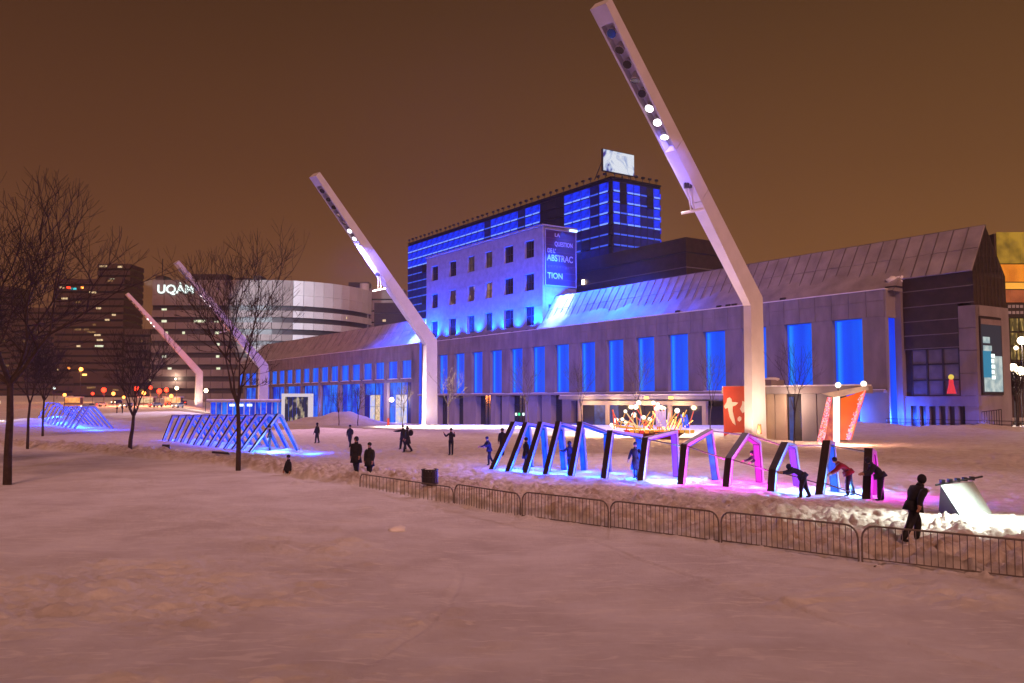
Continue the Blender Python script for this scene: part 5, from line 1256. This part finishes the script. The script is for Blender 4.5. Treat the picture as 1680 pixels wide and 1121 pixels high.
    root = thing('person', (q.x, q.y, H(q.x, q.y)+z), radians(face), label, 'person', group)
    o = bpy.data.objects.new('body', m2_); col.objects.link(o); o.parent = root
    c = (P[V['head']]+P[V['crown']])/2; up_ = (P[V['crown']]-P[V['head']]).normalized()
    hm = hatm or coat
    if hood: MB().ball(c+up_*.0-Vector((.02, 0, 0)), .112*k, 12, 8, sz=1.12).build('hood', coat, root, smooth=True)
    elif hat != 'none':
        b = MB(); b.ball((c.x-.008, c.y, c.z+.035*k), .105*k, 12, 8, sz=.95); b.build('hat' if hat else 'hair', (hm if hat else HAIR), root, smooth=True)
        if hat == 'pom': MB().ball(c+Vector((0, 0, .155*k)), .04*k, 8, 5).build('pompom', hm, root, smooth=True)
    ch = P[V['chest']]; pl = P[V['pel']]
    b = MB(); d_ = (pl-ch).normalized(); b.tube(pl-d_*.10*k, pl+Vector((0, 0, -.10-longcoat))*k, .165*k*wide, (.205+.12*longcoat)*k*wide, 12); b.build('coat_hem', coat, root, smooth=True)
    MB().tube(P[V['neckb']]-(P[V['neck']]-P[V['neckb']])*.1, P[V['neck']]+up_*.01, .10*k, .085*k, 10).build('scarf', coat, root, smooth=True)
    if pack: 
        bk = ch-Vector((cos(lr), 0, -sin(lr)))*.24*k; MB().ball(bk, .17*k, 10, 6, sz=1.25).build('backpack', pack, root, smooth=True)
    return root
st = ((2, 2), (-2, 2))
person(442, 740, 200, 'person in dark clothes standing inside the open end of the middle blue arches', 1.9, legs=st, hat='b')
person(520, 727, 170, 'person in dark coat standing alone on the snow before the mound', 1.85, legs=((8, 4), (-6, 8)), hood=True)
person(574, 733, 250, 'person walking with arms spread slightly before the snow mound', 1.85, legs=((16, 6), (-14, 24)), arms=((25, 28, 20), (-25, 28, 10)), hat='b')
person(661, 738, 150, 'person in a bulky dark coat pointing left, one of a close pair', 1.9, legs=((14, 6), (-8, 10)), arms=((78, 10, 10), (0, 15, 20)), wide=1.15, longcoat=.15)
person(668, 742, 190, 'person in a long coat at the right of the close pair, carrying a bag', 2.0, legs=((20, 10), (-12, 22)), arms=((5, 15, 20), (12, 20, 20)), hood=True, longcoat=.25, coat=GREYC, wide=1.1, pack=BLACKC)
person(740, 747, 250, 'slim person standing with hands raised to the face in the open snow', 1.88, legs=((1, 1), (-1, 1)), arms=((40, 30, 105), (40, 30, 105)), trous=BLACKC, hat='b', wide=.9)
person(584, 787, 240, 'left person of the dark couple walking side by side at the snow bank', 1.95, z=-.25, legs=((10, 8), (-8, 8)), hood=True, longcoat=.25, wide=1.15)
person(606, 788, 240, 'right person of the dark couple walking side by side at the snow bank', 1.82, z=-.25, legs=((10, 8), (-8, 14)), hat='b', longcoat=.2, coat=GREYC, wide=1.1)
person(473, 781, 220, 'person seen only from the chest up behind the snow bank', 1.68, legs=st, hat='b', z=-.85, arms=((5, 25, 10), (5, 25, 10)))
person(803, 762, 210, 'person bending slightly left of the near arch tunnel with an arm out', 1.75, lean=14, legs=((16, 18), (-12, 22)), arms=((45, 25, 30), (20, 30, 60)), hat='b', coat=NAVYC)
person(824, 748, 240, 'person standing behind the first leaning arches of the near tunnel', 1.9, legs=((5, 2), (-5, 8)), hood=True)
person(863, 772, 30, 'dark person walking between the second and third near arches', 1.85, legs=((12, 8), (-10, 14)), hat='b', longcoat=.2)
person(936, 777, 120, 'person looking down inside the tunnel beside the fifth near arch', 1.78, lean=8, legs=st, arms=((40, 12, 60), (40, 12, 60)), hood=True, coat=NAVYC)
person(1043, 785, 240, 'person in a knee length dark coat left of the first violet arch', 1.8, legs=((8, 4), (-6, 8)), arms=((-15, 28, 10), (5, 20, 20)), hat='b', longcoat=.42, coat=NAVYC)
person(1245, 790, 200, 'person in a grey jacket half hidden behind the magenta arches', 1.62, lean=35, legs=st, arms=((50, 15, 20), (50, 15, 30)), coat=GREYC, hat='b')
person(1319, 814, 175, 'person in blue lit jacket bending forward between the last arches', 1.75, lean=62, legs=((18, 14), (-12, 12)), arms=((70, 10, 20), (62, 12, 25)), coat=NAVYC, hood=True, wide=1.2)
person(1394, 812, 172, 'person in a dark red jacket bending down inside the last bay of arches', 1.85, lean=52, legs=((14, 14), (-8, 10)), arms=((45, 12, 15), (10, 12, 50)), coat=REDC, hat='b', hatm=BLACKC, wide=1.2)
person(1446, 820, 165, 'person in black leaning against the last arch from outside the tunnel', 1.85, lean=40, legs=((8, 4), (0, 8)), arms=((20, 10, 60), (15, 10, 60)), hood=True, wide=1.3)
person(1500, 912, 15, 'dark person striding behind the barrier beside the floodlit snow', 1.82, lean=26, legs=((34, 42), (-24, 8)), arms=((50, 18, 50), (-55, 22, 30)), hood=True, longcoat=.04, wide=1.2)
person(192, 668, 200, 'left one of two tiny distant people near the traffic signals', 2.0, legs=st, Yf=200, hat='b')
person(201, 668, 200, 'right one of two tiny distant people near the traffic signals', 2.0, legs=st, Yf=200, hat='b')
person(1256-205, 699, 90, 'person silhouetted by the glowing sculpture', 1.7, legs=st, Yf=90, hat='b') if False else None
# small things lying in the snow
for px, lb, w_, h_ in (((272, 746), 'small black box lying in the snow left of the middle arches', .55, .32), ((362, 757), 'low dark plank lying in the snow under the bare tree', 1.1, .14)):
    q = G(*px); b = MB(); b.prism([(-w_/2, 0), (w_/2, 0), (w_/2*.8, h_), (-w_/2, h_*.9)], 'y', -.2, .2)
    o = b.build('black_box' if h_ > .2 else 'dark_plank', DARKF, None); o.location = (q.x, q.y, H(q.x, q.y)+.05); o.rotation_euler = (0, .1, .3); tag(o, lb, 'box' if h_ > .2 else 'plank')
def lump(px, py, r, sz, nm, label):
    q = G(px, py); rng = random.Random(5); b = MB(); b.ball((0, 0, 0), r, 14, 8, sz=sz, jit=.22); b.ball((r*.5, .1, -.02), r*.6, 10, 6, sz=sz, jit=.2)
    o = b.build(nm, SNOWCAP, None, smooth=True); o.location = (q.x, q.y, H(q.x, q.y)); tag(o, label, 'snow lump')
lump(652, 870, .26, .55, 'snow_lump', 'small pale lump of snow alone on the smooth foreground drift')

# ------------------------------------------------------------------ lamps lit in the square, plus added fill lamps
VI = (.42, .30, 1); CW = (1, .82, .66)
def mast_lamp(p, tgt, e, c, ang=50): lamp('SPOT', (p.x, p.y, p.z), tgt, e, c, 2.0, ang, .9, name='mast_flood')
mast_lamp(l1, (14, 106, 0), 220000, CW, 48)
mast_lamp(l1, (15, 150, 8), 130000, (.20, .15, 1), 80)
mast_lamp(l2, (-20, 220, 8), 330000, (.16, .14, 1), 75)
mast_lamp(l1, (4, 30, 0), 34000, (1, .58, .80), 85)
mast_lamp(l2, (-8, 128, 0), 420000, CW, 52)
mast_lamp(l2, (-25, 90, 0), 40000, (.9, .5, .9), 80)
mast_lamp(l3, (-75, 200, 0), 60000, (.85, .65, 1), 70)
mast_lamp(l4, (-110, 260, 0), 60000, (1, .6, .45), 80)
# added spots that tint the mast columns warm and the arms violet
for b_, s_ in ((b1, 1.0), (b2, 1.2), (b3, 1.6), (b4, 3)):
    lamp('SPOT', (b_.x-1.5, b_.y-5, b_.z+.9), (b_.x, b_.y, b_.z+5), 2600*s_, (1, .72, .45), .2, 80, .9, name='mast_foot_fill')
    lamp('SPOT', (b_.x-9, b_.y-12, b_.z+.5), (b_.x-6, b_.y-6, b_.z+22), 11000*s_, (.66, .45, 1), .3, 75, .9, name='mast_arm_fill')
# pavilion wash: lamps stand on the parapet walk
for x, e in ((-148.7, 130000), (-143.4, 170000), (-137, 60000), (-131.5, 70000), (-125.5, 60000), (-119.7, 80000), (-113, 60000), (-107.6, 100000), (-101, 70000), (-94.7, 150000), (-91.2, 90000)):
    p = WL(x, .9, 21.2); lamp('SPOT', p, WL(x, 3.2, 30), e*.6, (.001, .055, 1), .25, 120, .9, name='parapet_uplight')
    inst(fx, 'parapet_uplight_body', pav, (x+90.67, -1.7, 19.9), (0, 0, 0), (.6, .6, .6))
lamp('SPOT', WL(-85.0, 4.8, 27.6), WL(-91, 6.5, 30), 90000, (.002, .055, 1), .3, 150, .9, name='side_uplight')
lamp('SPOT', WL(-88.0, 7.0, 44.8), WL(-79, 4.5, 24), 800000, (.003, .06, 1), .4, 100, .7, name='corner_flood')
lamp('SPOT', WL(-88.0, 8.0, 44.8), WL(-86, 6.0, 26), 420000, (.35, .6, 1), .4, 28, .9, name='corner_flood')
lamp('SPOT', WL(-150.6, 7.0, 44.5), WL(-160, 4.5, 24), 800000, (.003, .06, 1), .4, 80, .7, name='corner_flood')
lamp('SPOT', WL(-150.4, 5.0, 44.5), WL(-153, 4.5, 27), 300000, (.4, .65, 1), .4, 30, .9, name='corner_flood')
# white flood on the round building
lamp('SPOT', (-150, 345, 52), (-97, 455, 44), 620000, (.80, .88, 1), 1.0, 46, .5, name='campus_flood')
for x in (-54, -46, -38, -30): lamp('POINT', WL(x, -14.5, 2.6), None, 1300, (1, .62, .3), .3, name='canopy_light')
p_ = WL(X_(1305), ky-1.6, 3.6); lamp('POINT', p_, None, 500, (1, .7, .5), .3, name='kiosk_fill')  # added lamp that brightens the kiosk wall
# portal and sculpture glow
p = WL(FP(1374, 700, ky-3)[0], ky-3.2, 1.0); lamp('POINT', p, None, 1500, (1, .40, .25), .3, name='portal_light')
p = WL(FP(1400, 716, ky-2.0)[0], ky-2.2, .5); lamp('POINT', p, None, 1200, (1, .5, .3), .3, name='portal_light')
lamp('POINT', (sq.x, sq.y-1.5, sz+3.2), None, 2500, (1, .5, .2), .8, name='sculpture_light')
lamp('POINT', (sq.x-.5, sq.y+6, sz+3.0), None, 6000, (1, .6, .28), .8, name='sculpture_light')
# blue / violet wash on the near end wall and in the slot, poster glow
lamp('SPOT', WL(15, -2.5, .6), WL(12.2, 7, 4), 9000, (.16, .14, 1), .3, 100, .8, name='end_wall_uplight')
lamp('POINT', WL(1.6, .6, 1.2), None, 5000, (.01, .08, 1), .3, name='slot_light')
lamp('POINT', WL(-6, -1.4, 1.0), None, 5000, (.01, .12, 1), .3, name='niche_light')
for k, x in enumerate((-160, -180, -200, -225, -250)): lamp('POINT', WL(x, -3.0, 1.5), None, 1100, (.03, .16, 1), .5, name='storefront_glow')
# added lamp outside the frame to the right that floods the wedge and the snow
fp_ = Vector((19.8, 24.6, 0)); fz = H(fp_.x, fp_.y)
wk = thing('added_tripod_light', (fp_.x, fp_.y, fz), 0, 'added lamp on a tripod outside the view, lighting the snow beside the wedge', 'added light')
for k in range(3): a_ = 2*pi*k/3; MB().tube((.5*cos(a_), .5*sin(a_), 0), (0, 0, 1.3), .02).build('leg', DARKF, wk)
MB().tube((0, 0, 1.2), (0, 0, 5.1), .03).build('pole', DARKF, wk); MB().box(-.12, .1, -.25, .25, 5.1, 5.45).build('lamp_head', DARKF, wk); MB().box(-.14, -.125, -.22, .22, 5.13, 5.42).build('lens', WHITEG, wk)
lamp('SPOT', (fp_.x-.25, fp_.y, fz+5.2), (wg.x+1.3, wg.y-1.3, wz-.1), 24000, (.84, 1, .92), .35, 52, 1.0, name='added_work_spot')

# ------------------------------------------------------------------ snowy night air
HD = 0.00015
hzm = bpy.data.materials.new('night_air'); hzm.use_nodes = True; t = hzm.node_tree; t.nodes.clear()
v = t.nodes.new('ShaderNodeVolumePrincipled'); v.inputs['Color'].default_value = (.95, .9, .82, 1); v.inputs['Density'].default_value = HD; v.inputs['Anisotropy'].default_value = .2
ou = t.nodes.new('ShaderNodeOutputMaterial'); t.links.new(v.outputs[0], ou.inputs['Volume'])
MB().box(-1600, 1600, -1600, 1600, -8, 100).build('haze', hzm, None, kind='stuff')
